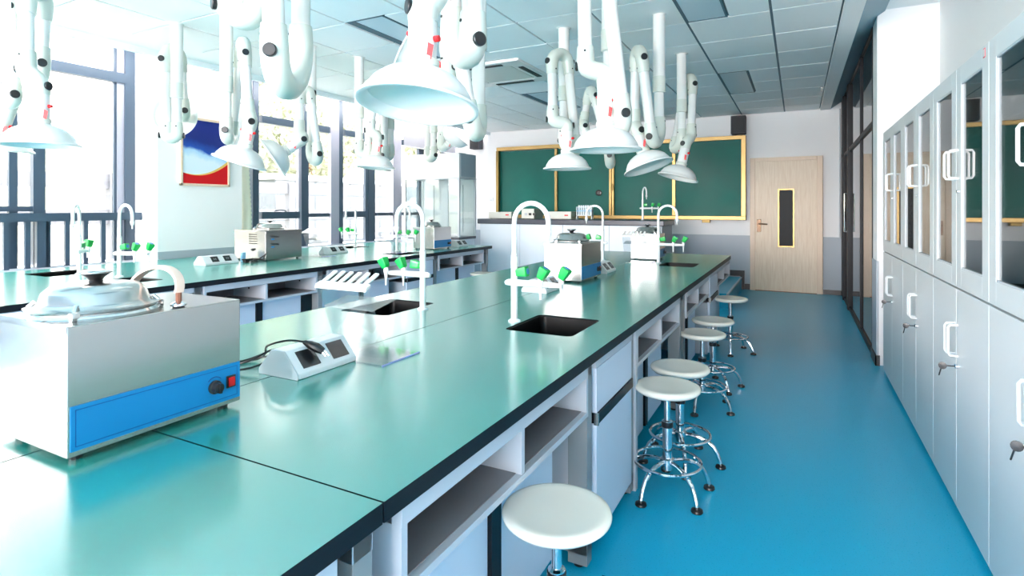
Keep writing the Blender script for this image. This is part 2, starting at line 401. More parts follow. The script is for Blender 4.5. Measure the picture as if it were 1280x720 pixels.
for a, b, t in ((4.30, 4.56, 0), (4.80, 5.40, 1), (5.57, 5.95, 0), (6.26, 6.75, 1), (6.96, 7.36, 0), (7.62, 8.1, 0), (8.25, 8.85, 1), (8.95, 9.24, 0)):
    tr.append((a, b, 1.17, 1.26) if t else (a, b, 1.185, 1.235)); tr.append((a, b, 2.40, 2.49))
w2 = window('window_2', 4.25, 9.3, far, tr)
MB().tube(bez((-6.03, 5.15, 1.26), (-6.0, 5.13, 1.29), (-6.0, 5.0, 1.29), (-6.0, 4.95, 1.27)), .008, 8).build('latch_handle', 'frame_blue', w2)
rb = empty('roller_blind', (-6.02, 8.4, 2.4), 'grey roller blind half down at the window behind the fume cupboard', 'blind')
box('fabric', 'blind_grey', -6.03, -6.02, 7.62, 9.2, 2.38, 2.93, parent=rb)
MB().tube([(-6.025, 7.6, 2.95), (-6.025, 9.22, 2.95)], .03, 12).build('roller', 'blind_grey', rb)
MB().tube([(-6.025, 7.6, 2.38), (-6.025, 9.22, 2.38)], .012, 8).build('hem_bar', 'grey_plastic', rb)
# safety railing inside the near window
rl = empty('window_railing', (XW+.1, 1, .8), kind='structure', label=None); rl.name = 'trim_railing'
box('rail', 'frame_blue', XW+.09, XW+.15, -2.3, 3.42-.13, 1.19, 1.265, parent=rl)
y = -.9; ref = None
while y < 3.2:
    if not ref: ref = box('baluster', 'frame_blue', XW+.105, XW+.135, -.018, .018, .78, 1.2, parent=rl); ref.location.y = ref.location.y+y; first = (rl.location.y)
    else:
        o = ref.copy(); COL.objects.link(o); o.location.y = y
    y += .148
ref.location.y = -.9
for yy in (2.42, -.18, 1.12): box('rail_post', 'frame_blue', XW+.085, XW+.135, yy, yy+.09, .78, 1.2, parent=rl)
# bunched curtain beside the column
mb = MB(); n = 40; rs = []
for zi in range(60):
    z = .86+zi*.0262; rr = .045+.006*(zi % 2)
    rs.append([(-5.82+.03*sin(z*2)+rr*cos(2*pi*j/14)*(1+.15*sin(3*2*pi*j/14)), 4.36+.02*sin(z*1.4)+rr*sin(2*pi*j/14)*1.3, z) for j in range(14)])
c = mb.rings(rs).build('curtain_roll', 'curtain', smooth=60)
tag(c, 'cream corrugated curtain hanging in a narrow roll between the column and the far windows', 'curtain')

# ------------------------------------------------------------------ outdoors
tag(box('terrace', 'concrete', -60, XW-.2, -30, 60, -.5, -.3), kind='structure')
gr = MB().rings([[(-9-4*k, -30+3*j, -.3+max(0, k-2)*1.1+.5*sin(j*.9+k)) for j in range(32)] for k in range(9)], cap=False)
gr.f = [f for f in gr.f if max(f)-min(f) < 40]; gr.m = [0]*len(gr.f)
tag(gr.build('hillside', 'grass', smooth=60), 'pale grassy hillside seen hazily through the far windows', 'hillside', kind='structure')
bl = empty('building', (-16, 15, 0), 'pale grid fronted building seen through the windows behind the left bench', 'building')
box('wall', 'facade_tiles', -21, -16, 13.2, 24, -.3, 2.3, parent=bl)
box('roof', 'tile_white', -21.1, -15.9, 13.0, 24.2, 2.3, 2.5, parent=bl)
ga = empty('guardrail', (-14, 10, 0), 'pale double guardrail crossing the hillside outside the windows', 'guardrail')
for z in (.95, 1.75): box('rail', 'guardrail_steel', -14.05, -13.95, -5, 40, z, z+.32, parent=ga)
for k in range(8): box('post', 'guardrail_steel', -14.1, -13.9, -3+5*k, -2.85+5*k, -.3, 2.1, parent=ga)
def tree(x, y, s, lab):
    t = empty('tree', (x, y, 0), lab, 'tree', 'trees outside the windows')
    MB().tube([(x, y, -.3), (x+.1, y, 2*s), (x, y+.1, 3*s)], [.18*s, .12*s, .06*s], 8).build('trunk', 'handle_brown', t)
    rnd = random.Random(x*7+y); vs = []; fs = []
    for i in range(7000):
        th, ph = rnd.uniform(0, 2*pi), math.acos(rnd.uniform(-1, 1)); r = rnd.uniform(.6, 1)**.5*1.7*s
        p = Vector((x+r*sin(ph)*cos(th), y+1.2*r*sin(ph)*sin(th), 3.1*s+r*cos(ph)))
        a = Vector([rnd.gauss(0, 1) for _ in range(3)]).normalized()*.09*s; b = a.orthogonal().normalized()*.05*s
        k = len(vs); vs += [p-a, p+b, p+a, p-b]; fs.append((k, k+1, k+2, k+3))
    o = MB().add(vs, fs).build('foliage', 'leaf', t, smooth=0, fix=False); o['kind'] = 'stuff'
tree(-24, 18.5, 2.0, 'hazy green tree seen through the first far window beside the column')
tree(-29, 26.5, 1.9, 'hazy green tree behind the grid fronted building')
tree(-25, 38, 2.2, 'hazy green tree farthest right outside the far windows')

# ------------------------------------------------------------------ back wall: door, board, speakers
d1 = empty('door_1', (-.16, YB-.02, 0), kind='structure')
box('door_leaf', 'door_wood', -.60, .262, YB-.05, YB-.012, .01, 2.045, parent=d1)
fr = MB(); fr.box(-.675, -.60, YB-.06, YB-.001, 0, 2.105); fr.box(.262, .34, YB-.06, YB-.001, 0, 2.105); fr.box(-.60, .262, YB-.06, YB-.001, 2.045, 2.105)
fr.build('door_frame', 'wood_trim', d1, bev=.006)
v = MB()
for a in ((-.275, -.255, .70, 1.61), (-.065, -.045, .70, 1.61), (-.255, -.065, .70, .72), (-.255, -.065, 1.59, 1.61)): v.box(a[0], a[1], YB-.060, YB-.05, a[2], a[3])
v.build('vision_frame', 'gold_metal', d1)
box('vision_pane', 'dark_void', -.255, -.065, YB-.055, YB-.051, .72, 1.59, parent=d1)
hd = box('lock_plate', 'brass', -.575, -.515, YB-.06, YB-.05, .93, 1.13, parent=d1, bev=.004)
MB().tube([(-.545, YB-.06, 1.06), (-.545, YB-.11, 1.06), (-.50, YB-.115, 1.06), (-.42, YB-.112, 1.055)], [.012, .012, .012, .010], 10).build('door_handle', 'brass', hd)
box('threshold', 'handle_brown', -.60, .262, YB-.06, YB-.0, 0, .01, parent=d1)

bd = empty('chalkboard', (-3.0, YB-.1, 1.12), 'wide green sliding chalkboard in a gold frame on the back wall', 'chalkboard')
Y0 = YB-.10
segs = [(-5.23, -4.03, 0), (-4.0, -2.98, 0), (-2.90, -1.87, 0), (-1.84, -.80, 1)]
for a, b, k in segs: box('board_panel', 'chalkboard', a, b, Y0+.02+(.03 if k == 0 else .0), Y0+.035+(.03 if k == 0 else 0), 1.18, 2.42, parent=bd)
box('frame_rail', 'gold_metal', -5.28, -.733, Y0-.02, YB-.001, 1.115, 1.18, parent=bd, bev=.006)
box('chalk_tray', 'gold_metal', -5.2, -.80, Y0-.06, Y0-.02, 1.125, 1.14, parent=bd)
box('frame_rail', 'gold_metal', -5.28, -3.95, Y0-.0, YB-.001, 2.43, 2.50, parent=bd, bev=.006)
box('frame_rail', 'gold_metal', -3.95, -.733, Y0-.02, YB-.001, 2.41, 2.475, parent=bd, bev=.006)
box('frame_stile', 'gold_dark', -5.28, -5.22, Y0-.02, YB-.001, 1.18, 2.43, parent=bd, bev=.004)
box('frame_stile', 'gold_metal', -.80, -.733, Y0-.04, YB-.001, 1.18, 2.41, parent=bd, bev=.004)
for a, b in ((-4.035, -3.985), (-2.985, -2.945), (-2.935, -2.895), (-1.885, -1.83)): box('frame_mullion', 'gold_metal', a, b, Y0-.01, Y0+.05, 1.18, 2.42, parent=bd, bev=.004)
box('board_back', 'gold_dark', -5.22, -.8, YB-.03, YB-.002, 1.18, 2.42, parent=bd)
lk = box('latch', 'gold_dark', -2.93, -2.90, Y0-.03, Y0-.01, 1.62, 1.74, parent=bd)
box('bracket', 'gold_dark', -1.70+.3, -1.58+.3, Y0-.02, YB-.002, 1.07, 1.115, parent=bd)
er = MB().lathe([(.055, 0), (.055, .03), (.03, .035), (.03, .04)], (-3.19, Y0+.0498, 1.585), (0, -1, 0), 20).build('magnet', 'black_plastic')
tag(er, 'round black magnet stuck on the second chalkboard panel', 'magnet')
for x0, z0, lab in ((-.95, 2.49, 'black box loudspeaker high on the wall above the right end of the chalkboard'), (-5.84, 2.49, 'black box loudspeaker high on the wall left of the chalkboard')):
    sp = empty('loudspeaker', (x0+.11, YB-.1, z0), lab, 'loudspeaker', 'wall loudspeakers')
    box('cabinet', 'speaker_dark', x0, x0+.22, YB-.20, YB-.03, z0, z0+.29, parent=sp, bev=.008)
    box('grille', 'dark_void', x0+.015, x0+.205, YB-.206, YB-.2, z0+.015, z0+.275, parent=sp)
    MB().tube([(x0+.11, YB-.03, z0+.15), (x0+.11, YB, z0+.15)], .02, 8).build('bracket', 'black_plastic', sp)
# little wall socket and conduit
so = empty('wall_socket', (-5.45, YB-.01, 1.47), 'small white wall socket left of the chalkboard', 'socket')
box('plate', 'white_plastic', -5.50, -5.40, YB-.012, YB-.001, 1.44, 1.52, parent=so, bev=.002)
box('slot', 'grey_plastic', -5.47, -5.43, YB-.014, YB-.012, 1.46, 1.475, parent=so)
tag(MB().tube([(.565, YB-.02, .87), (.565, YB-.02, 2.8)], .012, 8).build('conduit', 'grey_plastic'), 'thin grey conduit running up the corner beside the door', 'conduit')

# ------------------------------------------------------------------ platform and teacher counter
pf = empty('platform', (-3, 8.8, 0), 'low blue floored teaching platform along the back wall', 'platform')
box('deck', 'platform_vinyl', -4.7, -.80, 7.65, YB-.045, .0, .198, parent=pf)
box('edge_strip', 'grey_plastic', -.82, -.795, 7.64, YB-.045, .18, .199, parent=pf)
pc = empty('teacher_counter', (-3.2, 8.4, .2), 'long white demonstration counter with dark top in front of the chalkboard', 'counter')
for i, (a, b) in enumerate(((-4.77, -4.02), (-4.02, -3.27), (-3.27, -2.52), (-2.52, -1.75))): box('front_panel', 'podium_white', a+.003, b-.003, 8.07, 8.10, .24, 1.045, parent=pc)
box('body', 'podium_white', -4.76, -1.76, 8.10, 8.78, .20, 1.045, parent=pc)
box('side_panel', 'laminate_grey', -1.762, -1.735, 8.07, 8.79, .20, 1.045, parent=pc)
pt = box('demonstration_worktop', 'podium_top', -4.81, -1.70, 8.04, 8.82, 1.047, 1.128, bev=.012)
tag(pt, 'dark grey worktop of the demonstration counter below the chalkboard', 'worktop')

# ------------------------------------------------------------------ glass partition to the corridor
gp = empty('window_3', (.60, 7.7, 0), kind='structure')
for a, b in ((5.79, 5.83), (6.86, 6.90), (9.60, 9.65)): box('mullion', 'frame_black', .585, .625, a, b, .0, 2.95, parent=gp)
box('door_frame', 'frame_black', .57, .63, 8.28, 8.42, 0, 2.95, parent=gp); box('door_frame', 'frame_black', .57, .63, 9.15, 9.25, 0, 2.95, parent=gp)
for a, b in ((5.83, 6.86), (6.90, 8.28), (8.42, 9.15), (9.25, 9.60)):
    for z0, z1 in ((.05, 2.03), (2.08, 2.89)): box('pane', 'dark_glass', .600, .610, a, b, z0, z1, parent=gp)
box('transom', 'frame_black', .585, .625, 5.83, 9.6, 2.03, 2.08, parent=gp); box('head_rail', 'frame_black', .585, .64, 5.79, 9.65, 2.89, 2.95, parent=gp)
box('sill_rail', 'frame_black', .585, .63, 5.79, 9.65, 0, .05, parent=gp)
MB().tube([(.585, 8.46, 1.0), (.55, 8.46, 1.0), (.55, 8.46, 1.5), (.585, 8.46, 1.5)], .012, 8).build('pull_handle', 'chrome', gp)
st('wall_corridor_back', 'far_wall', .64, 2.9, YB-.05, YB-.001, 0, 2.99)

# ------------------------------------------------------------------ fume cupboard
fc = empty('fume_cupboard', (-5.37, 7.85, 0), 'tall white fume cupboard with glass sides in the far left corner', 'fume cupboard')
x0, x1, y0, y1 = -5.93, -4.82, 7.5, 8.02
box('base_cabinet', 'podium_white', x0+.02, x1-.03, y0+.03, y1, 0, .80, parent=fc)
box('work_surface', 'podium_top', x0, x1, y0-.01, y1, .80, .84, parent=fc)
hb = MB(); hb.box(x0, x1, y0, y1, 1.80, 2.20); hb.build('top_housing', 'cabinet_white', fc, bev=.006)
box('side_cover', 'wainscot_paint', x1, x1+.006, y0+.04, y1-.03, 1.82, 2.19, parent=fc)
box('frame_rail', 'grey_plastic', x0, x1+.01, y0-.012, y1, 1.785, 1.80, parent=fc)
for px, py in ((x0, y0), (x1-.03, y0), (x1-.03, y1-.03), (x0, y1-.03)): box('frame_post', 'grey_plastic' if px > -5 else 'cabinet_white', px, px+.03, py, py+.03, .84, 1.80, parent=fc)
box('sash_pane', 'hood_glass', x0+.03, x1-.03, y0+.008, y0+.014, .84, 1.785, parent=fc)
box('side_pane', 'hood_glass', x1-.018, x1-.012, y0+.03, y1-.03, .84, 1.785, parent=fc)
box('side_pane', 'hood_glass', x0+.012, x0+.018, y0+.03, y1-.03, .84, 1.785, parent=fc)
box('baffle', 'cabinet_white', x0+.03, x1-.03, y1-.02, y1-.01, .84, 1.785, parent=fc)
for k in range(3): box('baffle_rib', 'grey_plastic', x0+.25+.3*k, x0+.27+.3*k, y1-.035, y1-.02, .9, 1.7, parent=fc)
box('sash_grip', 'grey_plastic', x0+.03, x1-.03, y0-.008, y0+.006, .86, .885, parent=fc)

# ------------------------------------------------------------------ right-hand cupboards
CX = .605
def cupboard(y0, y1, lab_up, lab_lo, keyed=True, sticker=False):
    ym = (y0+y1)/2
    up = empty('glass_cupboard', ((CX+1.0)/2, ym, .97), lab_up, 'cupboard', 'glass fronted upper cupboards')
    c = MB()
    c.box(CX+.025, 1.0, y0+.002, y0+.018, .97, 1.905); c.box(CX+.025, 1.0, y1-.018, y1-.002, .97, 1.905)
    c.box(CX+.025, 1.0, y0, y1, 1.885, 1.905); c.box(CX+.025, 1.0, y0, y1, .97, .99); c.box(.985, 1.0, y0, y1, .97, 1.905)
    c.build('carcass', 'cabinet_inner', up)
    for z in (1.285, 1.60): box('shelf', 'hood_white', CX+.04, .985, y0+.018, y1-.018, z, z+.02, parent=up)
    for s, (a, b) in ((0, (y0, ym)), (1, (ym, y1))):
        a += .0025; b -= .0025
        pw0, pw1 = a+.078, b-.078
        f = MB(); f.box(CX, CX+.022, a, pw0, .972, 1.903); f.box(CX, CX+.022, pw1, b, .972, 1.903)
        f.box(CX, CX+.022, pw0, pw1, .972, 1.057); f.box(CX, CX+.022, pw0, pw1, 1.83, 1.903)
        dr = f.build('door', 'cabinet_white', up, bev=.0015)
        box('pane', 'cabinet_glass', CX+.008, CX+.012, pw0, pw1, 1.057, 1.83, parent=dr)
        g = MB(); g.box(CX+.002, CX+.008, pw0, pw0+.006, 1.057, 1.83); g.box(CX+.002, CX+.008, pw1-.006, pw1, 1.057, 1.83); g.box(CX+.002, CX+.008, pw0, pw1, 1.057, 1.063); g.box(CX+.002, CX+.008, pw0, pw1, 1.824, 1.83)
        g.build('gasket', 'grey_plastic', dr)
        hy = (b-.035) if s == 0 else (a+.035)
        MB().tube([(CX, hy, 1.435), (CX-.028, hy, 1.437), (CX-.034, hy, 1.447), (CX-.034, hy, 1.543), (CX-.028, hy, 1.553), (CX, hy, 1.555)], .0055, 8).build('handle', 'hood_white', dr)
        if s == 0: MB().lathe([(.009, 0), (.009, .006), (.004, .007)], (CX, b-.03, 1.38), (-1, 0, 0), 12).build('lock', 'chrome', dr)
        if s == 0 and sticker:
            q = MB(); yy = a+.05
            q.box(CX-.001, CX, yy-.012, yy+.012, 1.858, 1.892); q.build('sticker', 'red_plastic', dr)
            MB().box(CX-.0015, CX-.001, yy-.009, yy+.009, 1.862, 1.888).build('sticker_face', 'hood_white', dr)
    lo = empty('steel_cupboard', ((CX+1.0)/2, ym, 0), lab_lo, 'cupboard', 'white lower cupboards')
    box('carcass', 'cabinet_white', CX+.025, 1.0, y0+.001, y1-.001, .0, .966, parent=lo)
    for s, (a, b) in ((0, (y0, ym)), (1, (ym, y1))):
        dr = box('door', 'cabinet_white', CX, CX+.022, a+.0025, b-.0025, .03, .964, parent=lo, bev=.002)
        hy = (b-.03) if s == 0 else (a+.03)
        MB().tube([(CX, hy, .68), (CX-.028, hy, .682), (CX-.034, hy, .692), (CX-.034, hy, .80), (CX-.028, hy, .81), (CX, hy, .812)], .0055, 8).build('handle', 'cabinet_white', dr)
        if s == 0 and keyed:
            lk = MB().lathe([(.010, 0), (.010, .008)], (CX, b-.02, .635), (-1, 0, 0), 12).build('lock', 'chrome', dr)
            kk = MB(); kk.tube([(CX-.008, b-.02, .635), (CX-.040, b-.018, .633)], .0028, 6); kk.lathe([(.004, -.004), (.015, -.003), (.015, .003), (.004, .004)], (CX-.050, b-.015, .632), (.2, 1, 0), 14)
            kk.tube([(CX-.052, b-.012, .63), (CX-.060, b-.0, .585)], .0025, 6)
            kk.build('key', 'black_plastic', dr)
UP = [(4.35, 5.26, 'glass fronted upper cupboard farthest away, beside the grey and white column'),
      (3.44, 4.35, 'middle one of the three glass fronted upper cupboards seen whole'),
      (2.53, 3.44, 'nearest glass fronted upper cupboard seen whole, with a small red square sticker'),
      (1.62, 2.53, 'glass fronted upper cupboard cut by the right edge of the picture')]
LO = ['plain white lower cupboard with black key farthest away, beside the column', 'plain white lower cupboard with black key, second from the column',
      'plain white lower cupboard with key, third from the column', 'plain white lower cupboard cut by the right edge of the picture']
for i, (a, b, l) in enumerate(UP): cupboard(a, b, l, LO[i], True, i == 2)
cupboard(.71, 1.62, 'glass fronted upper cupboard beside the camera, out of the picture', 'plain white lower cupboard beside the camera, out of the picture')

# ------------------------------------------------------------------ lab benches
HT, HB = .79, .752
HOLES = {'r': [(-1.12, -.81, 2.09, 2.47), (-1.12, -.81, 5.03, 5.40)], 'l': [(-2.07, -1.76, 2.09, 2.50), (-2.07, -1.76, 5.03, 5.40)]}
def worktop(name, lab, X0, XM, X1, yend, holes):
    w = empty(name, (XM, 3, HB), lab, 'worktop')
    seams = [-.75, .765, 3.78, yend]
    for a, b, hs in ((X0, XM, holes[0]), (XM, X1, holes[1])):
        for y0, y1 in zip(seams[:-1], seams[1:]):
            h = [q for q in hs if q[2] > y0 and q[3] < y1]
            g = .0022
            mb = plate_hole(a+g, b-g, y0+g, y1-g, h[0], HB, HT) if h else slab(a+g, b-g, y0+g, y1-g, HB, HT)
            mb.build('worktop_slab', ['teal_top', 'black_edge'], w, smooth=0)
    mb = MB(); mb.box(X0+.002, X1-.002, -.74, yend-.002, HB+.001, HT-.003)
    return w
worktop('worktop', 'long teal green worktop with black edge of the near bench beside the blue aisle', -2.20, -1.445, -.648, 6.50, (HOLES['l'], HOLES['r']))
H2 = ([(-5.42, -5.02, 2.10, 2.52), (-5.45, -5.10, 5.35, 5.75)], [(-4.46, -4.09, 2.06, 2.42), (-4.20, -3.88, 4.88, 5.26)])
worktop('worktop', 'white glaring far worktop with black edge of the bench along the windows', -5.69, -4.72, -3.745, 6.67, H2)
def sink(h, lab):
    x0, x1, y0, y1 = h; s = empty('sink', ((x0+x1)/2, (y0+y1)/2, HT-.26), lab, 'sink', 'black drop in sinks')
    def R(e, z, r): return [(*p, z) for p in rrect(x0-e, x1+e, y0-e, y1+e, r)]
    MB().rings([R(-.002, HT-.004, .03), R(-.008, HT-.006, .03), R(-.012, HT-.03, .03), R(-.03, HT-.25, .03), R(-.03, HT-.26, .03), R(-.001, HT-.26, .03), R(-.001, HT-.03, .03)], cap=False, close=True).build('basin', 'sink_black', s)
    box('basin_floor', 'sink_black', x0+.02, x1-.02, y0+.02, y1-.02, HT-.262, HT-.25, parent=s)
    MB().lathe([(.03, 0), (.03, .006), (.02, .004)], ((x0+x1)/2, (y0+y1)/2, HT-.25), (0, 0, 1), 16).build('drain', 'stainless', s)
for h, l in zip(HOLES['r']+HOLES['l']+H2[0]+H2[1], (
    'largest looking black sink, in the near bench in the middle of the picture', 'small looking black sink at the far aisle end of the near bench', 'black sink in the near bench behind the clear acrylic rack',
    'black sink at the far left side of the near bench, behind the steel bath', 'black sink of the window bench nearest the left edge, by the thin upright tap', 'thin looking black sink at the far window side of the window bench',
    'black sink of the window bench right behind the near water bath lid', 'black sink of the window bench in front of the blue fronted water bath')): sink(h, l)

# cubby unit (local frame: front face at x=0 looking +x, runs along +y from 0)
def unit_open(w, left=True):
    r = empty('open_shelf_cabinet'); D = .70
    b = MB()
    b.box(-.025, 0, 0, w, .705, HB); b.build('apron', 'laminate_grey', r, bev=.001)
    c = MB(); c.box(-.40, 0, 0, w, .565, .583); c.build('shelf', 'laminate_grey', r, bev=.001)
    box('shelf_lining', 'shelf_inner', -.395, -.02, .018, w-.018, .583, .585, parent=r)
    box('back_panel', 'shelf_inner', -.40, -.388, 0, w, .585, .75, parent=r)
    box('divider', 'laminate_grey', -.39, -.002, w/2-.009, w/2+.009, .583, .706, parent=r)
    box('side_panel', 'laminate_grey', -.39, -.001, 0, .018, .583, .706, parent=r)
    box('side_panel', 'laminate_grey', -.39, -.001, w-.018, w, .583, .706, parent=r)
    for y in (.018, w/2-.0095-.004): MB().lathe([(.008, 0), (.008, .004)], (-.20, w-.018 if y < .1 else w/2-.009, .66), (0, -1, 0), 8).build('screw_cap', 'black_plastic', r)
    for y0, y1 in ((.02, w/2-.03), (w/2+.03, w-.10)): box('door', 'laminate_pale', -.115, -.097, y0, y1, .085, .562, parent=r, bev=.0015)
    dh = box('door_handle', 'black_edge', -.112, -.085, w/2-.028, w/2+.028, .10, .556, parent=r)
    box('grip', 'stainless', -.095, -.08, w/2-.004, w/2+.004, .10, .14, parent=dh)
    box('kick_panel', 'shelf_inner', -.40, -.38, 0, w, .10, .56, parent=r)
    return r
def unit_sink():
    r = empty('sink_cabinet'); w = .51
    box('apron', 'laminate_grey', -.02, 0, 0, w, .715, HB, parent=r)
    box('drawer_front', 'laminate_pale', -.02, 0, .012, w-.012, .545, .712, parent=r, bev=.0015)
    gp = box('recess_grip', 'black_edge', -.03, .006, .012, w-.012, .505, .543, parent=r)
    for y in (.010, w-.016): box('grip_end', 'stainless', -.01, .008, y, y+.006, .500, .545, parent=gp)
    box('door', 'laminate_pale', -.02, 0, .012, w-.012, .075, .503, parent=r, bev=.0015)
    box('carcass', 'laminate_grey', -.60, -.022, 0, w, .06, .50, parent=r)
    return r
def unit_frame():
    r = empty('bench_trestle')
    for xa in (-.085, -.62): box('leg', 'leg_steel', xa, xa+.075, 0, .05, .012, HB, parent=r, bev=.002)
    box('foot_rail', 'leg_steel', -.62, -.01, 0, .05, .05, .09, parent=r)
    for xa in (-.05, -.58): MB().lathe([(.02, 0), (.02, .008), (.008, .01), (.008, .02)], (xa, .025, 0), (0, 0, 1), 12).build('foot', 'black_plastic', r)
    box('top_rail', 'laminate_grey', -.62, -.01, 0, .05, .70, HB-.001, parent=r)
    return r
PO, PS, PF = unit_open(1.05), unit_sink(), unit_frame()
used = set()
BF = -.665
def put(p, x, y, lab, cat, group, rot=0):
    if p in used: o = copy_tree(p)
    else: o = p; used.add(p)
    o.location = (x, y, 0); o.rotation_euler = (0, 0, rot); tag(o, lab, cat, group); return o
def bench_run(fx, plan, side):
    for k, y, lab in plan:
        if k == 'o': put(PO, fx, y, lab, 'shelf unit', side+' open shelf units')
        elif k == 's': put(PS, fx, y, lab, 'cabinet', side+' sink cabinets')
        else: put(PF, fx, y, lab, 'bench frame', side+' steel bench frames')
bench_run(BF, [
    ('f', -.45, 'steel bench frame under the near bench, below the camera'), ('o', -.38, 'open shelf unit of the near bench below the water bath, at the bottom edge'),
    ('f', .715, 'grey steel bench frame under the seam of the worktop left of the nearest stool'),
    ('o', .835, 'open shelf unit of the near bench right beside the nearest stool'), ('f', 1.90, 'grey steel bench frame left of the nearest sink cabinet, beside the nearest stool'),
    ('s', 1.965, 'pale grey sink cabinet of the near bench between the nearest stool and the second stool'), ('f', 2.48, 'grey steel bench frame beside the second nearest stool'),
    ('o', 2.57, 'open shelf unit of the near bench behind the second and third stools'), ('f', 3.66, 'grey steel bench frame before the second seam of the near bench'),
    ('f', 3.79, 'grey steel bench frame after the second seam of the near bench'), ('o', 3.86, 'open shelf unit of the near bench behind the fourth and fifth stools'),
    ('s', 4.96, 'pale grey sink cabinet of the near bench beside the farthest stool'), ('o', 5.49, 'open shelf unit at the door end of the near bench')], 'near bench')
box('end_panel', 'laminate_grey', -.69, -.665, 2.535, 2.57, .0, .75).name = 'bench_upright'
tag(bpy.data.objects['bench_upright'], 'narrow grey upright panel between the nearest sink cabinet and the next shelf unit', 'panel')
bench_run(-3.765, [
    ('o', -.35, 'open shelf unit of the window bench beyond the left edge of the picture'), ('o', .78, 'open shelf unit of the window bench behind the near water bath'), ('f', 1.86, 'steel frame of the window bench hidden behind the near water bath'), ('s', 1.92, 'sink cabinet of the window bench behind the near water bath'), ('f', 2.44, 'steel frame of the window bench just right of the near water bath lid'),
    ('o', 2.505, 'open shelf unit of the window bench below the steel box with vents'), ('f', 3.57, 'steel frame of the window bench left of the clear acrylic rack'),
    ('o', 3.68, 'open shelf unit of the window bench behind the clear acrylic rack'), ('s', 4.80, 'sink cabinet of the window bench behind the tall white tap'),
    ('f', 5.33, 'steel frame of the window bench left of its last shelf unit'), ('o', 5.42, 'open shelf unit at the far end of the window bench'), ('f', 6.55, 'steel frame at the far end of the window bench')], 'window bench')
# closed backs of the benches (sides facing away) and their far ends
for x0, x1, ye, l in ((-2.17, -1.32, 6.44, 'closed grey rear cabinets of the near bench, away from the aisle'), (-5.62, -4.42, 6.62, 'closed grey rear cabinets of the window bench, towards the windows')):
    b = empty('rear_cabinets', ((x0+x1)/2, 3, 0), l, 'cabinet')
    box('carcass', 'laminate_grey', x0+.02, x1, -.7, ye, .08, .50, parent=b)
    for k in range(12): box('door', 'laminate_pale', x0, x0+.018, -.69+.59*k, -.69+.59*k+.58, .09, .74, parent=b)
    box('end_panel', 'laminate_grey', x0, x1, ye-.02, ye, .05, .75, parent=b)

# ------------------------------------------------------------------ lab taps
def knob(p, d, parent, m='green_plastic'):
    p, d = Vector(p), Vector(d).normalized(); n = 16; prof = [(.013, -.002), (.017, .0), (.020, .012), (.025, .044), (.025, .051), (.018, .055)]
    u = d.orthogonal().normalized(); w = d.cross(u); rs = []
    for r, hh in prof: rs.append([p+d*hh+(u*cos(2*pi*j/n)+w*sin(2*pi*j/n))*r*(1+.16*cos(2*pi*j/4)) for j in range(n)])
    k = MB().rings(rs).build('valve_knob', m, parent, smooth=50)
    MB().lathe([(.014, 0), (.014, .0015)], p+d*.055, d, 12).build('knob_disc', 'blue_plastic', k); return k
def tap(x, y, z, goose, bar, lab, top=.555, group='white laboratory taps'):
    t = empty('laboratory_tap', (x, y, z), lab, 'tap', group); B = Vector((x, y, z)); U = Vector((0, 0, 1))
    g = Vector((cos(goose), sin(goose), 0)); b = Vector((cos(bar), sin(bar), 0)); q = U.cross(b)
    MB().lathe([(.028, 0), (.028, .006), (.018, .012), (.0155, .012), (.0155, .30), (.013, .30), (.013, .31)], B, (0, 0, 1), 20).build('post', 'tap_white', t)
    R = .085; pth = [B+U*.31, B+U*(top-R-.03)]+[B+g*(R-R*cos(a))+U*(top-R-.013+R*sin(a)) for a in [pi*i/12 for i in range(13)]]+[B+g*2*R+U*(top-R-.05)]
    MB().tube(pth, .0115, 12).build('gooseneck', 'tap_white', t)
    MB().tube([pth[-1]+U*.002, pth[-1]-U*.02, pth[-1]-U*.03, pth[-1]-U*.055], [.015, .013, .006, .0045], 10).build('spout_nozzle', 'tap_white', t)
    MB().lathe([(.016, .0), (.016, .006)], B+U*.298, (0, 0, 1), 16).build('collar', 'grey_plastic', t)
    arm = MB().tube([B-b*.045+U*.175, B-b*.03+U*.178, B+U*.178, B+b*.16+U*.178, B+b*.235+U*.176], [.010, .015, .016, .014, .010], 12).build('valve_arm', 'tap_white', t)
    for k, (s, o) in enumerate(((.14, -.02), (.225, .018))):
        P = B+b*s+q*o+U*.178
        MB().tube([P-U*.0, P+U*.02, P+b*.006+U*.035], [.013, .012, .010], 10).build('valve_body', 'tap_white', t)
        knob(P+U*.028, b*.35+U*.8+g*.1, t)
        MB().tube([P-U*.0, P-U*.02, P-U*.035, P-U*.065], [.009, .008, .0055, .005], 10).build('hose_nozzle', 'tap_white', t)
    c = -q if q.y > 0 else q
    MB().tube([B+U*.225, B+U*.225+b*.02], .011, 10).build('valve_body', 'tap_white', t)
    knob(B+U*.225+b*.014, b+U*.15, t, 'green_plastic'); return t
tap(-1.155, 2.262, HT, 0, 0, 'white curved laboratory tap with green knobs at the front sink beside the aisle')
tap(-1.707, 2.312, HT, pi, pi, 'tall white laboratory tap at the sink behind the clear acrylic rack')
tap(-1.165, 5.267, HT, 0, 0, 'white tap at the far aisle sink, in front of the door side of the counter')
tap(-1.71, 5.27, HT, pi, pi, 'white tap behind the steel bath with blue panel on the near bench')
tap(-5.0, 2.30, HT, -.66, 2.4, 'white tap seen edge on as a thin upright rod at the left window railing')
tap(-4.54, 2.35, HT, 0, .35, 'white curved tap on the window bench, right of the thin upright one')
tap(-5.19, 5.55, HT, pi, pi, 'white tap at the far window side of the window bench')
tap(-4.29, 5.29, HT, .2, pi*.1, 'white tap in front of the blue fronted water bath on the window bench')
tap(-2.07, 8.30, 1.128, -1.0, .1, 'white tap at the right end of the demonstration counter', .50)

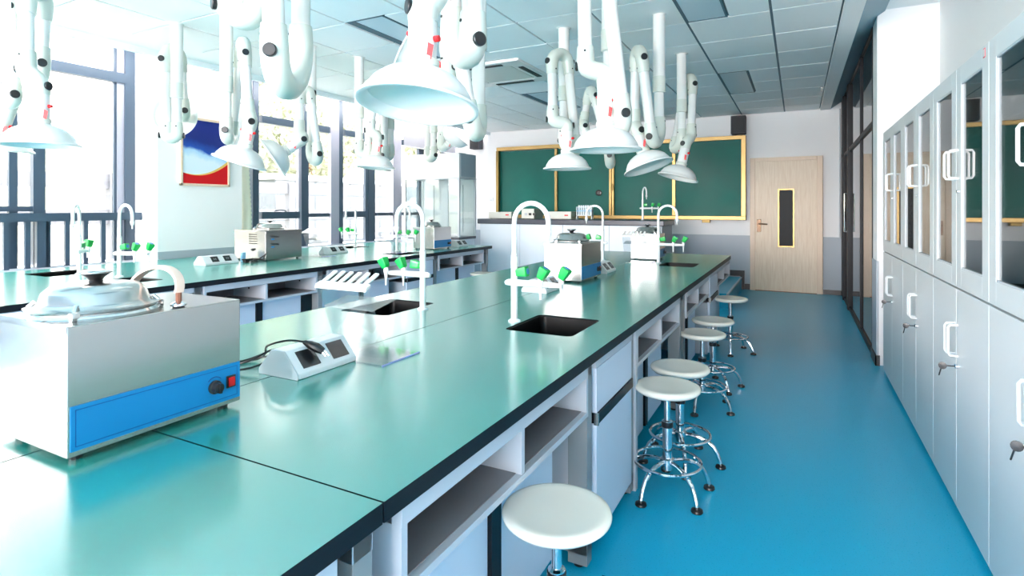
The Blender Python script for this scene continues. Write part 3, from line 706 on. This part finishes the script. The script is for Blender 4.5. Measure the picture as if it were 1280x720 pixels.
# ------------------------------------------------------------------ water baths
def bath(x0, x1, y0, y1, zt, lab, style='blue', lid=None, hand=False, top_slots=False, lr=.12):
    t = empty('water_bath', ((x0+x1)/2, (y0+y1)/2, HT), lab, 'water bath', 'stainless steel water baths')
    zb = HT+.014
    body = box('housing', 'stainless', x0, x1, y0, y1, zb, zt, parent=t, bev=.003)
    box('top_lip', 'stainless_bright', x0-.001, x1+.001, y0-.0015, y0, zt-.014, zt+.001, parent=t)
    for fx, fy in ((x0+.03, y0+.03), (x1-.03, y0+.03), (x0+.03, y1-.03), (x1-.03, y1-.03)): MB().lathe([(.012, 0), (.014, .014)], (fx, fy, HT), (0, 0, 1), 10).build('foot', 'black_plastic', t)
    lx, ly = lid or ((x0+x1)/2, (y0+y1)/2)
    R = lr
    MB().lathe([(R+.012, 0), (R+.014, .004), (R+.006, .012), (R-.004, .013)], (lx, ly, zt), (0, 0, 1), 48).build('lid_seat', 'stainless_bright', t)
    ld = MB().lathe([(R+.01, .014), (R+.012, .018), (R-.004, .022), (R-.010, .030), (R-.016, .050), (R-.030, .062), (R-.06, .068), (.0, .070)], (lx, ly, zt), (0, 0, 1), 48).build('lid', 'stainless', t, smooth=50)
    k = MB().lathe([(.016, .069), (.013, .073), (.018, .080), (.028, .087), (.030, .090)], (lx, ly, zt), (0, 0, 1), 24).build('lid_knob', 'black_plastic', ld)
    MB().lathe([(.033, .090), (.034, .093), (.028, .096), (.0, .096)], (lx, ly, zt), (0, 0, 1), 24).build('knob_cap', 'stainless_bright', ld)
    for a in (-2.2, -.75, 1.0, 2.5):
        c = Vector((lx+(R+.008)*cos(a), ly+(R+.008)*sin(a), zt)); MB().box(c.x-.009, c.x+.009, c.y-.009, c.y+.009, zt, zt+.018).build('clip', 'stainless_bright', t, bev=.003)
        MB().tube([c+Vector((0, 0, .018)), c+Vector((-.012*cos(a), -.012*sin(a), .030))], .005, 8).build('clip_lever', 'stainless_bright', t)
    if style == 'blue':
        H = zt-zb; z1 = zb+.39*H
        p = box('control_panel', 'panel_blue', x1, x1+.0025, y0+.006, y1-.003, zb+.012, z1, parent=t)
        L = MB(); a0, a1, b0, b1 = y0+.014, y1-.011, zb+.020, z1-.008
        for q in ((a0, a1, b0, b0+.0015), (a0, a1, b1-.0015, b1), (a0, a0+.0015, b0, b1), (a1-.0015, a1, b0, b1)): L.box(x1+.0025, x1+.0028, *q)
        L.build('panel_outline', 'panel_blue_dark', p)
        w = y1-y0; ky = y1-.19*w; kz = (zb+z1)/2+.004
        kb = MB().lathe([(.017, 0), (.017, .006), (.013, .008), (.012, .022), (.010, .023)], (x1+.002, ky, kz), (1, 0, 0), 20).build('dial', 'black_plastic', t)
        MB().box(x1+.022, x1+.030, ky-.003, ky+.003, kz-.012, kz+.012).build('dial_grip', 'black_plastic', kb)
        ar = MB(); pts = [(x1+.003, ky+.022*cos(q), kz+.003+.022*sin(q)) for q in [radians(40+10*i) for i in range(11)]]; ar.tube(pts, .0013, 6); ar.build('scale_mark', 'panel_blue_dark', p)
        sw = box('switch', 'black_plastic', x1+.002, x1+.007, y1-.078*w-.012, y1-.078*w+.012, kz-.012, kz+.018, parent=t)
        box('rocker', 'red_plastic', x1+.007, x1+.010, y1-.078*w-.008, y1-.078*w+.008, kz-.008, kz+.014, parent=sw)
    if style == 'vents':
        for i in range(5): box('vent_slot', 'black_edge', x0+.22, x0+.34, y0-.002, y0, zt-.045-.022*i, zt-.037-.022*i, parent=t)
        for xx, zz in ((x0+.28, zt-.19),): MB().lathe([(.014, 0), (.012, .02)], (xx, y0, zz), (0, -1, 0), 12).build('dial', 'black_plastic', t)
        for zz in (zt-.06, zt-.135): MB().tube([(x1, y0+.08, zz), (x1+.035, y0+.09, zz), (x1+.035, y0+.12, zz-.004)], .008, 8).build('cock', 'black_plastic', t); box('cock_label', 'panel_blue', x1, x1+.002, y0+.065, y0+.10, zz-.035, zz-.022, parent=t)
    if hand:
        hx, hy = x1-.03, y0+.245; pts = [(hx-.10+.10*cos(a), hy+.0+.02*sin(a), zt+.035+.055*sin(a)) for a in [pi*i/14 for i in range(15)]]
        rs = []
        for i, p in enumerate(pts):
            a = pi*i/14; n = Vector((cos(a), 0, sin(a))); w = Vector((0, 1, 0)); P = Vector(p)
            rs.append([P+n*.004*sx+w*.010*sy for sx, sy in ((-1, -1), (1, -1), (1.3, 0), (1, 1), (-1, 1))])
        h = MB().rings(rs).build('carry_handle', 'handle_pink', t, smooth=60)
        for e in (pts[0], pts[-1]): MB().tube([e, (e[0], e[1], zt+.012)], .007, 8).build('handle_end', 'handle_brown', h); MB().lathe([(.012, 0), (.018, .004), (.018, .008), (.008, .014)], (e[0], e[1], zt), (0, 0, 1), 14).build('handle_bracket', 'chrome', h)
    return t
bath(-1.595, -1.305, .578, .968, 1.07, 'large stainless steel water bath with blue front strip, nearest the camera', 'blue', (-1.45, .70), True, lr=.115)
bath(-1.60, -1.32, 3.60, 4.02, 1.06, 'square looking stainless bath with blue strip in the middle of the near bench', 'blue', (-1.47, 3.80))
bath(-1.49, -1.22, 5.50, 5.80, 1.05, 'stainless bath half hidden behind a clear rack at the far end of the near bench', 'blue', (-1.36, 5.65))
bath(-5.05, -4.59, 3.68, 4.12, 1.09, 'stainless box with vents and black cocks on the window bench below the painting', 'vents', (-4.80, 3.90), lr=.14)
bath(-4.30, -3.98, 5.62, 6.0, 1.07, 'water bath with wide blue front standing far off on the window bench', 'blue', (-4.15, 5.8))

# ------------------------------------------------------------------ socket boxes
def power_box(x, y, lab, plug=False, rot=0, L=.245, plug_side=1):
    t = empty('socket_box', (0, 0, 0), lab, 'socket box', 'bench socket boxes')
    W = .085; pr = [(-W, 0), (W, 0), (W, .018), (.028, .082), (-.028, .082), (-W, .018)]
    MB().prism([(p[0], p[1]) for p in pr], 'y', -L/2, L/2).build('housing', 'white_plastic', t, bev=.004)
    MB().prism([(p[0]*1.01, p[1]) for p in pr], 'y', -L/2-.006, -L/2-.001).build('end_cap', 'grey_plastic', t, bev=.002)
    n = Vector((.064, 0, .057)).normalized(); tg = Vector((-.057, 0, .064)).normalized()
    for sx in (1, -1):
        for yy in (-.062, .062):
            c = Vector((.0565, yy, .05)); N = Vector((n.x*sx, 0, n.z)); T = Vector((tg.x*sx, 0, tg.z)); C = Vector((c.x*sx, yy, c.z)); Yv = Vector((0, 1, 0))
            P = [C+T*a*.030+Yv*b*.034 for a, b in ((-1, -1), (1, -1), (1, 1), (-1, 1))]
            MB().rings([[p-N*.002 for p in P], [p+N*.003 for p in P]]).build('socket', 'black_plastic', t)
            if sx > 0 and not plug:
                for s in (-1, 1): Q = [C+N*.0035+T*a*.008+Yv*(b*.002+s*.008) for a, b in ((-1, -1), (1, -1), (1, 1), (-1, 1))]; MB().rings([Q, [p+N*.0008 for p in Q]]).build('contact_slot', 'grey_plastic', t)
    t.location = (x, y, HT); t.rotation_euler = (0, 0, rot)
    return t
power_box(-1.42, 1.31, 'grey white socket box with a black plug and cable beside the near water bath', True)
power_box(-1.435, 3.20, 'white socket box beside the middle steel bath, behind the front tap')
power_box(-1.42, 4.35, 'small white socket box right of the middle steel bath on the near bench')
power_box(-4.80, 3.32, 'white socket box on the window bench left of the steel box with vents', L=.33)
power_box(-4.74, 4.72, 'white socket box on the window bench right of the steel box with vents', L=.28)
power_box(-4.10, 6.36, 'white socket box at the far end of the window bench beside the blue fronted bath')
# plug and cable
pl = empty('plug', (-1.365, 1.265, HT+.08), 'black plug lying on the near socket box with its cable running left', 'plug')
MB().tube([(-1.385, 1.25, HT+.098), (-1.37, 1.262, HT+.088), (-1.352, 1.274, HT+.078), (-1.335, 1.284, HT+.066)], [.006, .013, .015, .011], 10).build('plug_body', 'black_plastic', pl)
for s in (-.006, .006): MB().tube([(-1.335, 1.284+s, HT+.066), (-1.322, 1.288+s, HT+.052)], .0022, 6).build('pin', 'stainless_bright', pl)
cp = [(-1.385, 1.25, HT+.098), (-1.41, 1.21, HT+.108), (-1.47, 1.185, HT+.09), (-1.560, 1.250, HT+.04), (-1.620, 1.270, HT+.01), (-1.660, 1.230, HT+.006), (-1.630, 1.170, HT+.012), (-1.560, 1.180, HT+.03), (-1.540, 1.240, HT+.05), (-1.580, 1.290, HT+.04), (-1.640, 1.260, HT+.012), (-1.650, 1.190, HT+.006), (-1.590, 1.150, HT+.006), (-1.520, 1.180, HT+.02), (-1.530, 1.250, HT+.03), (-1.600, 1.250, HT+.02), (-1.640, 1.150, HT+.005), (-1.610, 1.120, HT+.03)]
def smooth(pts, k=5):
    P = [Vector(p) for p in pts]; out = []
    for i in range(len(P)-1):
        p0, p1, p2, p3 = P[max(i-1, 0)], P[i], P[i+1], P[min(i+2, len(P)-1)]
        for j in range(k):
            t = j/k; out.append(.5*((2*p1)+(p2-p0)*t+(2*p0-5*p1+4*p2-p3)*t*t+(3*p1-p0-3*p2+p3)*t**3))
    return out+[P[-1]]
MB().tube(smooth(cp), .0033, 8).build('cable', 'cable_black', pl)
pg = empty('cable_coil', (-4.5, 3.55, HT), 'tangled black cable with plug beside the steel box on the window bench', 'cable')
rnd = random.Random(3); pts = [(-4.60+rnd.uniform(-.09, .09), 3.55+rnd.uniform(-.1, .1), HT+.008+rnd.uniform(0, .03)) for _ in range(14)]+[(-4.56, 3.67, HT+.08)]
MB().tube(smooth(pts), .006, 7).build('cable', 'cable_black', pg); box('plug_body', 'black_plastic', -4.66, -4.62, 3.48, 3.53, HT+.002, HT+.04, parent=pg, bev=.006)
tag(box('blue_bottle_label', 'panel_blue', -4.80, -4.77, 3.56, 3.60, HT, HT+.09, bev=.004), 'small light blue block standing between socket box and steel box on the window bench', 'box'); bpy.data.objects['blue_bottle_label'].name = 'blue_block'
M['pale_blue'] = mat('pale_blue', (.3, .6, .85), .4); bpy.data.objects['blue_block'].data.materials[0] = M['pale_blue']
# grey plug lead hanging on the middle socket box
# ------------------------------------------------------------------ acrylic pipette racks
def rack(x, y, lab, W=.225):
    t = empty('acrylic_rack', (x, y, HT), lab, 'rack', 'clear acrylic racks'); x0, x1 = x-W/2, x+W/2
    box('base_plate', 'acrylic', x0-.0+.03, x1+.03, y-.03, y+.17, HT+.0005, HT+.0045, parent=t)
    box('base_edge', 'violet_edge', x1+.03, x1+.033, y-.03, y+.17, HT+.0005, HT+.0045, parent=t)
    MB().prism([(y+.035, HT+.0045), (y+.039, HT+.0045), (y-.061, HT+.262), (y-.065, HT+.262)], 'x', x0, x1).build('front_sheet', 'acrylic', t)
    MB().prism([(y-.042, HT+.18), (y-.039, HT+.18), (y+.08, HT+.20), (y+.08, HT+.203)], 'x', x0, x1).build('lower_comb', 'acrylic', t)
    n = 6; g = W/n
    for k in range(n):
        a = x0+g*k; c = a+g*.5
        MB().prism([(y-.068, HT+.252), (y-.063, HT+.262), (y+.012, HT+.300), (y+.012, HT+.292)], 'x', a+.002, c+.002).build('tooth', 'hood_white', t, bev=.002)
    MB().prism([(y-.075, HT+.248), (y-.070, HT+.262), (y-.050, HT+.270), (y-.050, HT+.262)], 'x', x0, x1).build('comb_bar', 'hood_white', t)
    return t
rack(-1.352, 1.445, 'clear acrylic pipette rack with six white teeth beside the near socket box')
rack(-1.37, 5.22, 'clear acrylic pipette rack in front of the farthest bath on the near bench')
rack(-4.62, 4.32, 'clear acrylic rack on the window bench right of the steel box with vents')
rack(-4.20, 5.02, 'clear acrylic rack on the window bench left of the blue fronted bath')
# things on the demonstration counter
ZP = 1.128
def instr(x0, x1, y0, y1, h, lab, sock=False):
    t = empty('instrument_box', ((x0+x1)/2, (y0+y1)/2, ZP), lab, 'instrument')
    box('housing', 'cream_box', x0, x1, y0, y1, ZP+.006, ZP+h, parent=t, bev=.006)
    box('side_cover', 'green_box', x1-.001, x1+.004, y0+.004, y1, ZP+.006, ZP+h-.002, parent=t)
    for fx in (x0+.03, x1-.03): box('foot', 'black_plastic', fx-.01, fx+.01, y0+.02, y0+.05, ZP, ZP+.007, parent=t)
    if sock:
        for k in range(3): q = x0+.06+.075*k; box('socket', 'black_plastic' if k else 'grey_plastic', q, q+.05, y0-.003, y0, ZP+.06, ZP+.10, parent=t)
    else: box('badge', 'red_plastic', x1-.11, x1-.05, y0-.003, y0, ZP+.055, ZP+.075, parent=t)
instr(-4.72, -4.28, 8.27, 8.52, .115, 'low cream instrument box with red badge at the left end of the counter')
instr(-4.09, -3.86, 8.27, 8.62, .17, 'taller cream instrument with black sockets on the counter', True)
instr(-3.63, -3.21, 8.27, 8.52, .125, 'low cream instrument box with red badge left of the tube rack')
tr_ = empty('test_tube_rack', (-3.0, 8.35, ZP), 'white and light blue test tube rack on the counter, below the black magnet', 'rack')
for z in (.06, .13, .19): box('rack_shelf', 'rack_white' if z != .13 else 'pale_blue', -3.14, -2.88, 8.32, 8.40, ZP+z, ZP+z+.012, parent=tr_)
for x in (-3.14, -2.89): box('rack_side', 'rack_white', x, x+.01, 8.32, 8.40, ZP, ZP+.20, parent=tr_)
for k in range(6): MB().lathe([(.012, .0), (.014, .01), (.014, .15), (.016, .155)], (-3.105+.038*k, 8.36, ZP+.07), (0, 0, 1), 10).build('test_tube', 'rack_white', tr_)
# ------------------------------------------------------------------ stools
def stool_proto():
    r = empty('lab_stool'); Z = .49
    MB().lathe([(.0, Z-.034), (.11, Z-.034), (.135, Z-.030), (.148, Z-.018), (.150, Z-.010), (.146, Z-.003), (.132, Z+.001), (.118, Z-.001), (.06, Z-.003), (.0, Z-.003)], (0, 0, 0), (0, 0, 1), 56, cap=False).build('seat', 'cream_plastic', r, smooth=50)
    MB().lathe([(.055, Z-.044), (.055, Z-.034), (.03, Z-.034)], (0, 0, 0), (0, 0, 1), 24).build('seat_plate', 'black_plastic', r)
    MB().lathe([(.0145, .20), (.0145, Z-.036)], (0, 0, 0), (0, 0, 1), 16).build('spindle', 'chrome', r)
    MB().lathe([(.022, .10), (.022, .30), (.024, .302), (.024, .325), (.016, .33)], (0, 0, 0), (0, 0, 1), 20).build('sleeve', 'chrome', r)
    MB().lathe([(.025, .296), (.027, .300), (.027, .318), (.022, .324)], (0, 0, 0), (0, 0, 1), 20).build('collar', 'black_plastic', r)
    MB().lathe([(.024, .118), (.032, .122), (.032, .150), (.024, .156)], (0, 0, 0), (0, 0, 1), 20).build('hub', 'chrome', r)
    MB().tube([(.15*cos(a), .15*sin(a), .138) for a in [2*pi*i/48 for i in range(48)]], .0075, 10, close=True).build('foot_ring', 'chrome', r)
    for k in range(5):
        a = 2*pi*k/5+.35; c, s = cos(a), sin(a)
        pr = [(.02, .138), (.06, .139), (.10, .134), (.135, .122), (.165, .098), (.185, .066), (.196, .034), (.20, .018)]
        lg = MB().tube([(q*c, q*s, z) for q, z in pr], .0105, 10).build('leg', 'chrome', r)
        MB().lathe([(.024, .0), (.026, .004), (.024, .012), (.012, .016), (.010, .024)], (.20*c, .20*s, 0), (0, 0, 1), 16).build('foot_pad', 'black_plastic', lg)
    return r
PST = stool_proto()
for i, (x, y, l, a) in enumerate(((-.585, 1.40, 'cream round stool nearest the camera, cut by the bottom edge of the picture', 0), (-.537, 2.612, 'cream round stool second nearest, its chrome foot ring fully in view', .2),
        (-.544, 2.961, 'cream round stool just behind the second nearest one, partly hidden by it', .9), (-.560, 3.828, 'cream round stool fourth from the camera, beside the steel frames of the bench', .5),
        (-.555, 4.304, 'cream round stool fifth from the camera, just behind the fourth', 0), (-.547, 5.419, 'cream round stool farthest away in the blue aisle', .7), (-3.56, 6.06, 'stool seat peeping out beyond the near bench, before the window bench', 0))):
    put(PST, x, y, l, 'stool', 'round laboratory stools', a)

# ------------------------------------------------------------------ painting
pa = empty('painting', (-5.69, 4.3, 1.5), 'framed blue white and red abstract painting on the column between the windows', 'painting')
py0, py1, pz0, pz1 = 3.52, 4.08, 1.545, 2.27
f = MB()
for q in ((py0, py1, pz1-.025, pz1), (py0, py1, pz0, pz0+.025), (py0, py0+.025, pz0, pz1), (py1-.025, py1, pz0, pz1)): f.box(-5.70, -5.672, *q)
f.build('frame', 'wood_trim', pa, bev=.003)
MB().box(-5.70, -5.680, py0+.025, py1-.025, pz0+.025, pz1-.025).build('canvas', 'painting_print', pa)

# ------------------------------------------------------------------ ceiling extraction arms
# joints in metres: end of drop tube, start of rising tube, its top, start of falling tube, its end, neck, hood top, hood rim
ARMS = {
'A': ([(-1.744, 4.333, 1.901), (-1.619, 4.285, 1.823), (-1.677, 4.255, 2.494), (-1.754, 4.102, 2.468), (-1.737, 4.077, 2.038), (-1.635, 4.13, 1.949), (-1.635, 4.13, 1.757), (-1.635, 4.13, 1.617)], 'white extraction arm with level hood before the left half of the chalkboard'),
'B': ([(-0.958, 4.356, 1.933), (-0.982, 4.197, 1.866), (-1.034, 4.136, 2.413), (-1.116, 4.263, 2.453), (-1.14, 4.307, 2.001), (-1.099, 4.272, 1.894), (-1.066, 4.266, 1.762), (-1.015, 4.258, 1.617)], 'white extraction arm with hood tilted up to the right, before the chalkboard'),
'C': ([(-1.009, 5.578, 1.999), (-1.092, 5.648, 1.932), (-1.014, 5.778, 2.54), (-0.912, 5.628, 2.501), (-0.919, 5.58, 2.041), (-0.96, 5.513, 1.912), (-0.994, 5.496, 1.742), (-1.029, 5.478, 1.596)], 'white extraction arm farthest right, with the smallest hood before the chalkboard'),
'M': ([(-0.96, 3.083, 1.861), (-0.83, 2.891, 1.83), (-0.928, 2.841, 2.759), (-1.05, 2.89, 2.787), (-1.021, 2.849, 2.099), (-0.918, 2.879, 1.999), (-0.918, 2.879, 1.741), (-0.918, 2.879, 1.616)], 'white extraction arm with the second largest hood, right of the picture centre'),
'N': ([(-1.773, 5.668, 1.902), (-1.697, 5.426, 1.86), (-1.827, 5.359, 2.427), (-1.935, 5.472, 2.457), (-1.972, 5.453, 2.224), (-1.947, 5.409, 2.134), (-1.933, 5.417, 2.035), (-1.918, 5.424, 1.903)], 'white extraction arm mostly hidden, its elbow showing just below the second largest hood'),
'G': ([(-1.017, 1.67, 1.913), (-1.149, 1.748, 1.971), (-1.151, 1.713, 2.643), (-1.079, 1.525, 2.513), (-1.045, 1.486, 2.038), (-1.07, 1.451, 1.932), (-1.056, 1.424, 1.735), (-1.058, 1.404, 1.624)], 'white extraction arm with the biggest hood, nearest the camera at the picture centre top'),
'H': ([(-1.614, 2.712, 1.811), (-1.565, 2.546, 1.801), (-1.619, 2.518, 2.154), (-1.74, 2.591, 2.197), (-1.76, 2.637, 2.129), (-1.821, 2.662, 2.087), (-1.878, 2.632, 2.133), (-2.001, 2.568, 2.207)], 'white extraction arm behind the biggest hood, with its own hood folded up'),
'K': ([(-1.85, 1.656, 1.987), (-1.68, 1.384, 1.888), (-1.695, 1.376, 2.524), (-1.846, 1.355, 2.643), (-1.872, 1.341, 2.08), (-1.837, 1.415, 2.05), (-1.799, 1.435, 2.142), (-1.745, 1.463, 2.35)], 'thick white arm elbow at the top edge, left of the biggest hood'),
'D': ([(-4.515, 2.768, 1.925), (-4.56, 2.711, 1.921), (-4.571, 2.705, 2.494), (-4.674, 2.9, 2.551), (-4.679, 2.931, 2.161), (-4.79, 2.986, 2.109), (-4.976, 3.059, 2.126), (-4.908, 2.981, 2.131)], 'white folded extraction arm left of the painting, its round hood facing forward behind it'),
'E': ([(-3.943, 2.804, 1.931), (-4.046, 2.92, 1.927), (-3.933, 2.922, 2.505), (-3.727, 2.803, 2.463), (-3.661, 2.781, 2.042), (-3.607, 2.753, 1.926), (-3.633, 2.739, 1.784), (-3.675, 2.717, 1.642)], 'white extraction arm right of the painting with a slightly tilted hood'),
'P': ([(-4.021, 3.72, 1.846), (-3.853, 3.639, 1.816), (-3.917, 3.605, 2.336), (-3.954, 3.53, 2.326), (-3.96, 3.527, 2.011), (-3.908, 3.498, 1.905), (-4.002, 3.449, 1.834), (-4.092, 3.346, 1.745)], 'white extraction arm whose hood is turned sideways before the far windows'),
'F': ([(-3.899, 4.222, 1.902), (-3.786, 4.236, 1.882), (-3.8, 4.228, 2.486), (-3.655, 4.191, 2.449), (-3.703, 4.166, 2.09), (-3.641, 4.198, 1.981), (-3.655, 4.191, 1.833), (-3.662, 4.187, 1.7)], 'white extraction arm with slim drop tube left of the biggest hood rim'),
'Q': ([(-4.118, 4.964, 1.947), (-4.109, 4.857, 1.919), (-4.117, 4.853, 2.582), (-4.231, 4.906, 2.603), (-4.199, 4.923, 2.175), (-4.248, 4.898, 2.057), (-4.264, 4.889, 1.893), (-4.28, 4.881, 1.747)], 'white extraction arm seen just below the left rim of the biggest hood'),
'R': ([(-3.915, 5.519, 1.968), (-4.035, 5.57, 1.978), (-4.035, 5.57, 2.764), (-3.772, 5.481, 2.722), (-3.78, 5.476, 2.13), (-3.746, 5.494, 2.035), (-3.696, 5.52, 2.073), (-3.619, 5.559, 2.178)], 'farthest white extraction arm over the window bench, in front of the fume cupboard'),
'L': ([(-4.284, 1.728, 2.22), (-4.07, 1.67, 2.201), (-4.057, 1.677, 2.53), (-3.962, 1.557, 2.512), (-3.9, 1.533, 2.12), (-3.831, 1.568, 1.984), (-3.831, 1.568, 1.774), (-3.831, 1.568, 1.661)], 'white extraction arm with a level hood at the upper left, before the left window'),
'S': ([(-4.391, 1.617, 2.048), (-4.25, 1.60, 2.017), (-4.40, 1.64, 2.554), (-4.56, 1.70, 2.58), (-4.545, 1.706, 2.09), (-4.591, 1.682, 1.882), (-4.619, 1.668, 1.789), (-4.628, 1.663, 1.685)], 'white extraction arm cut by the left edge of the picture'),
}
def disc(p, d, parent, r=.025, m='black_plastic'):
    MB().lathe([(r*.9, -.004), (r, .0), (r, .010), (r*.85, .013), (r*.5, .013)], p, d, 18).build('joint_knob', m, parent)
def arm(key):
    J, lab = ARMS[key]; J = [Vector(j) for j in J]; U = Vector((0, 0, 1)); rt = .038
    C = Vector((J[0].x, J[0].y, CZ-.006))
    t = empty('extraction_arm', C, lab, 'extraction arm', 'ceiling extraction arms')
    zs = max(J[0].z+.25, CZ-.62); 
    MB().lathe([(.075, 0), (.075, -.006), (.055, -.008), (.046, -.012), (.046, zs-C.z+.12)], C, (0, 0, 1), 24).build('drop_tube', 'arm_white', t)
    MB().lathe([(.046, .121), (.049, .12), (.049, 0), (.040, -.004)], (C.x, C.y, zs), (0, 0, 1), 24).build('sleeve', 'arm_cream', t)
    for a in (0, 2): MB().lathe([(.004, 0), (.004, .003)], (C.x+.049*cos(a-1.1), C.y+.049*sin(a-1.1), zs+.04), (cos(a-1.1), sin(a-1.1), 0), 6).build('screw', 'grey_plastic', t)
    MB().tube([(C.x, C.y, zs), J[0]], rt, 20).build('tube', 'arm_white', t)
    dirs = [(-U), None, None, None, None]
    d1 = (J[2]-J[1]).normalized(); d2 = (J[4]-J[3]).normalized(); ax = (J[7]-J[6]).normalized(); d3 = ax if (J[6]-J[5]).length < .05 else (J[6]-J[5]).normalized()
    MB().tube([J[1], J[2]], rt, 20).build('tube', 'arm_white', t); MB().tube([J[3], J[4]], rt, 20).build('tube', 'arm_white', t)
    for n, (p, a, q, b) in enumerate(((J[0], -U, J[1], d1), (J[2], d1, J[3], d2), (J[4], d2, J[5], d3))):
        L = (q-p).length; k = max(.05, L*.62); 
        if n == 2: k = L*.5
        pts = [p-a*.085, p-a*.084]+bez(p, p+a*k, q-b*k, q, 10)+([q+b*.084, q+b*.085] if n < 2 else [q+b*.03])
        rr = [rt+.002]+[rt+.007]*1+[.050]*11+([rt+.007, rt+.002] if n < 2 else [.048])
        e = MB().tube(pts, rr, 20).build('elbow', 'arm_cream', t, smooth=60)
        side = (q-p); side = (side-U*side.dot(U)).normalized() if n < 2 else Vector((side.x, side.y, 0)).normalized()
        disc(p-side*.044+a*.02, -side, e); disc(q+side*.044-b*.02, side, e)
        w = a.cross(side).normalized()
        if w.y > 0: w = -w
        for pp, dd in ((p, a), (q, b)):
            if n == 2 and pp is q: continue
            s = -.05 if pp is p else .05
            MB().lathe([(.006, 0), (.006, .006)], pp+dd*s+w*.044, w, 8).build('cap_screw', 'black_plastic', e)
    # damper neck with red lever, then the dome hood
    MB().tube([J[5]+d3*.02, J[6]+d3*.0], [.046, .046], 20).build('damper_neck', 'arm_white', t)
    mid = J[5].lerp(J[6], .45); v = Vector((-mid.x, -mid.y, 0)).normalized(); sd = U.cross(v)
    f = (v*.55+sd*.83).normalized()
    MB().tube([mid+f*.044, mid+f*.062], .010, 10).build('red_lever', 'red_plastic', t)
    g2 = (v*.3+sd*.95).normalized(); MB().add(*(lambda P: ([P+U*.03, P+g2*.018+U*.02, P+g2*.010-U*.025, P-g2*.006-U*.02, P+U*.03+v*.006, P+g2*.018+U*.02+v*.006, P+g2*.010-U*.025+v*.006, P-g2*.006-U*.02+v*.006], [(0, 1, 2, 3), (7, 6, 5, 4), (0, 4, 5, 1), (1, 5, 6, 2), (2, 6, 7, 3), (3, 7, 4, 0)]))(J[5].lerp(J[6], .7)+(v*.7+sd*.3).normalized()*.046)).build('red_lever', 'red_plastic', t)
    disc(mid-f*.044+U*.03, -f, t, .009, 'red_plastic')
    base = J[7]-ax*.125; R = .185
    ho = MB().lathe([(.046, -.03), (.050, -.005), (.056, .002), (.085, .010), (.120, .028), (.148, .054), (.166, .084), (.174, .104), (.186, .110), (.192, .114), (.192, .122), (.184, .124), (.168, .116), (.158, .088), (.138, .060), (.110, .036), (.070, .018), (.042, .012), (.042, -.03)], base, ax, 56, cap=False).build('hood', 'hood_white', t, smooth=45)
    MB().lathe([(.047, -.034), (.052, -.030), (.052, -.012), (.047, -.006)], base, ax, 28).build('hood_collar', 'arm_cream', t)
    MB().lathe([(.0, .030), (.150, .086), (.158, .090), (.150, .082), (.0, .026)], base, ax, 40).build('inner_baffle', 'hood_white', ho, smooth=45)
for k in ARMS: arm(k)
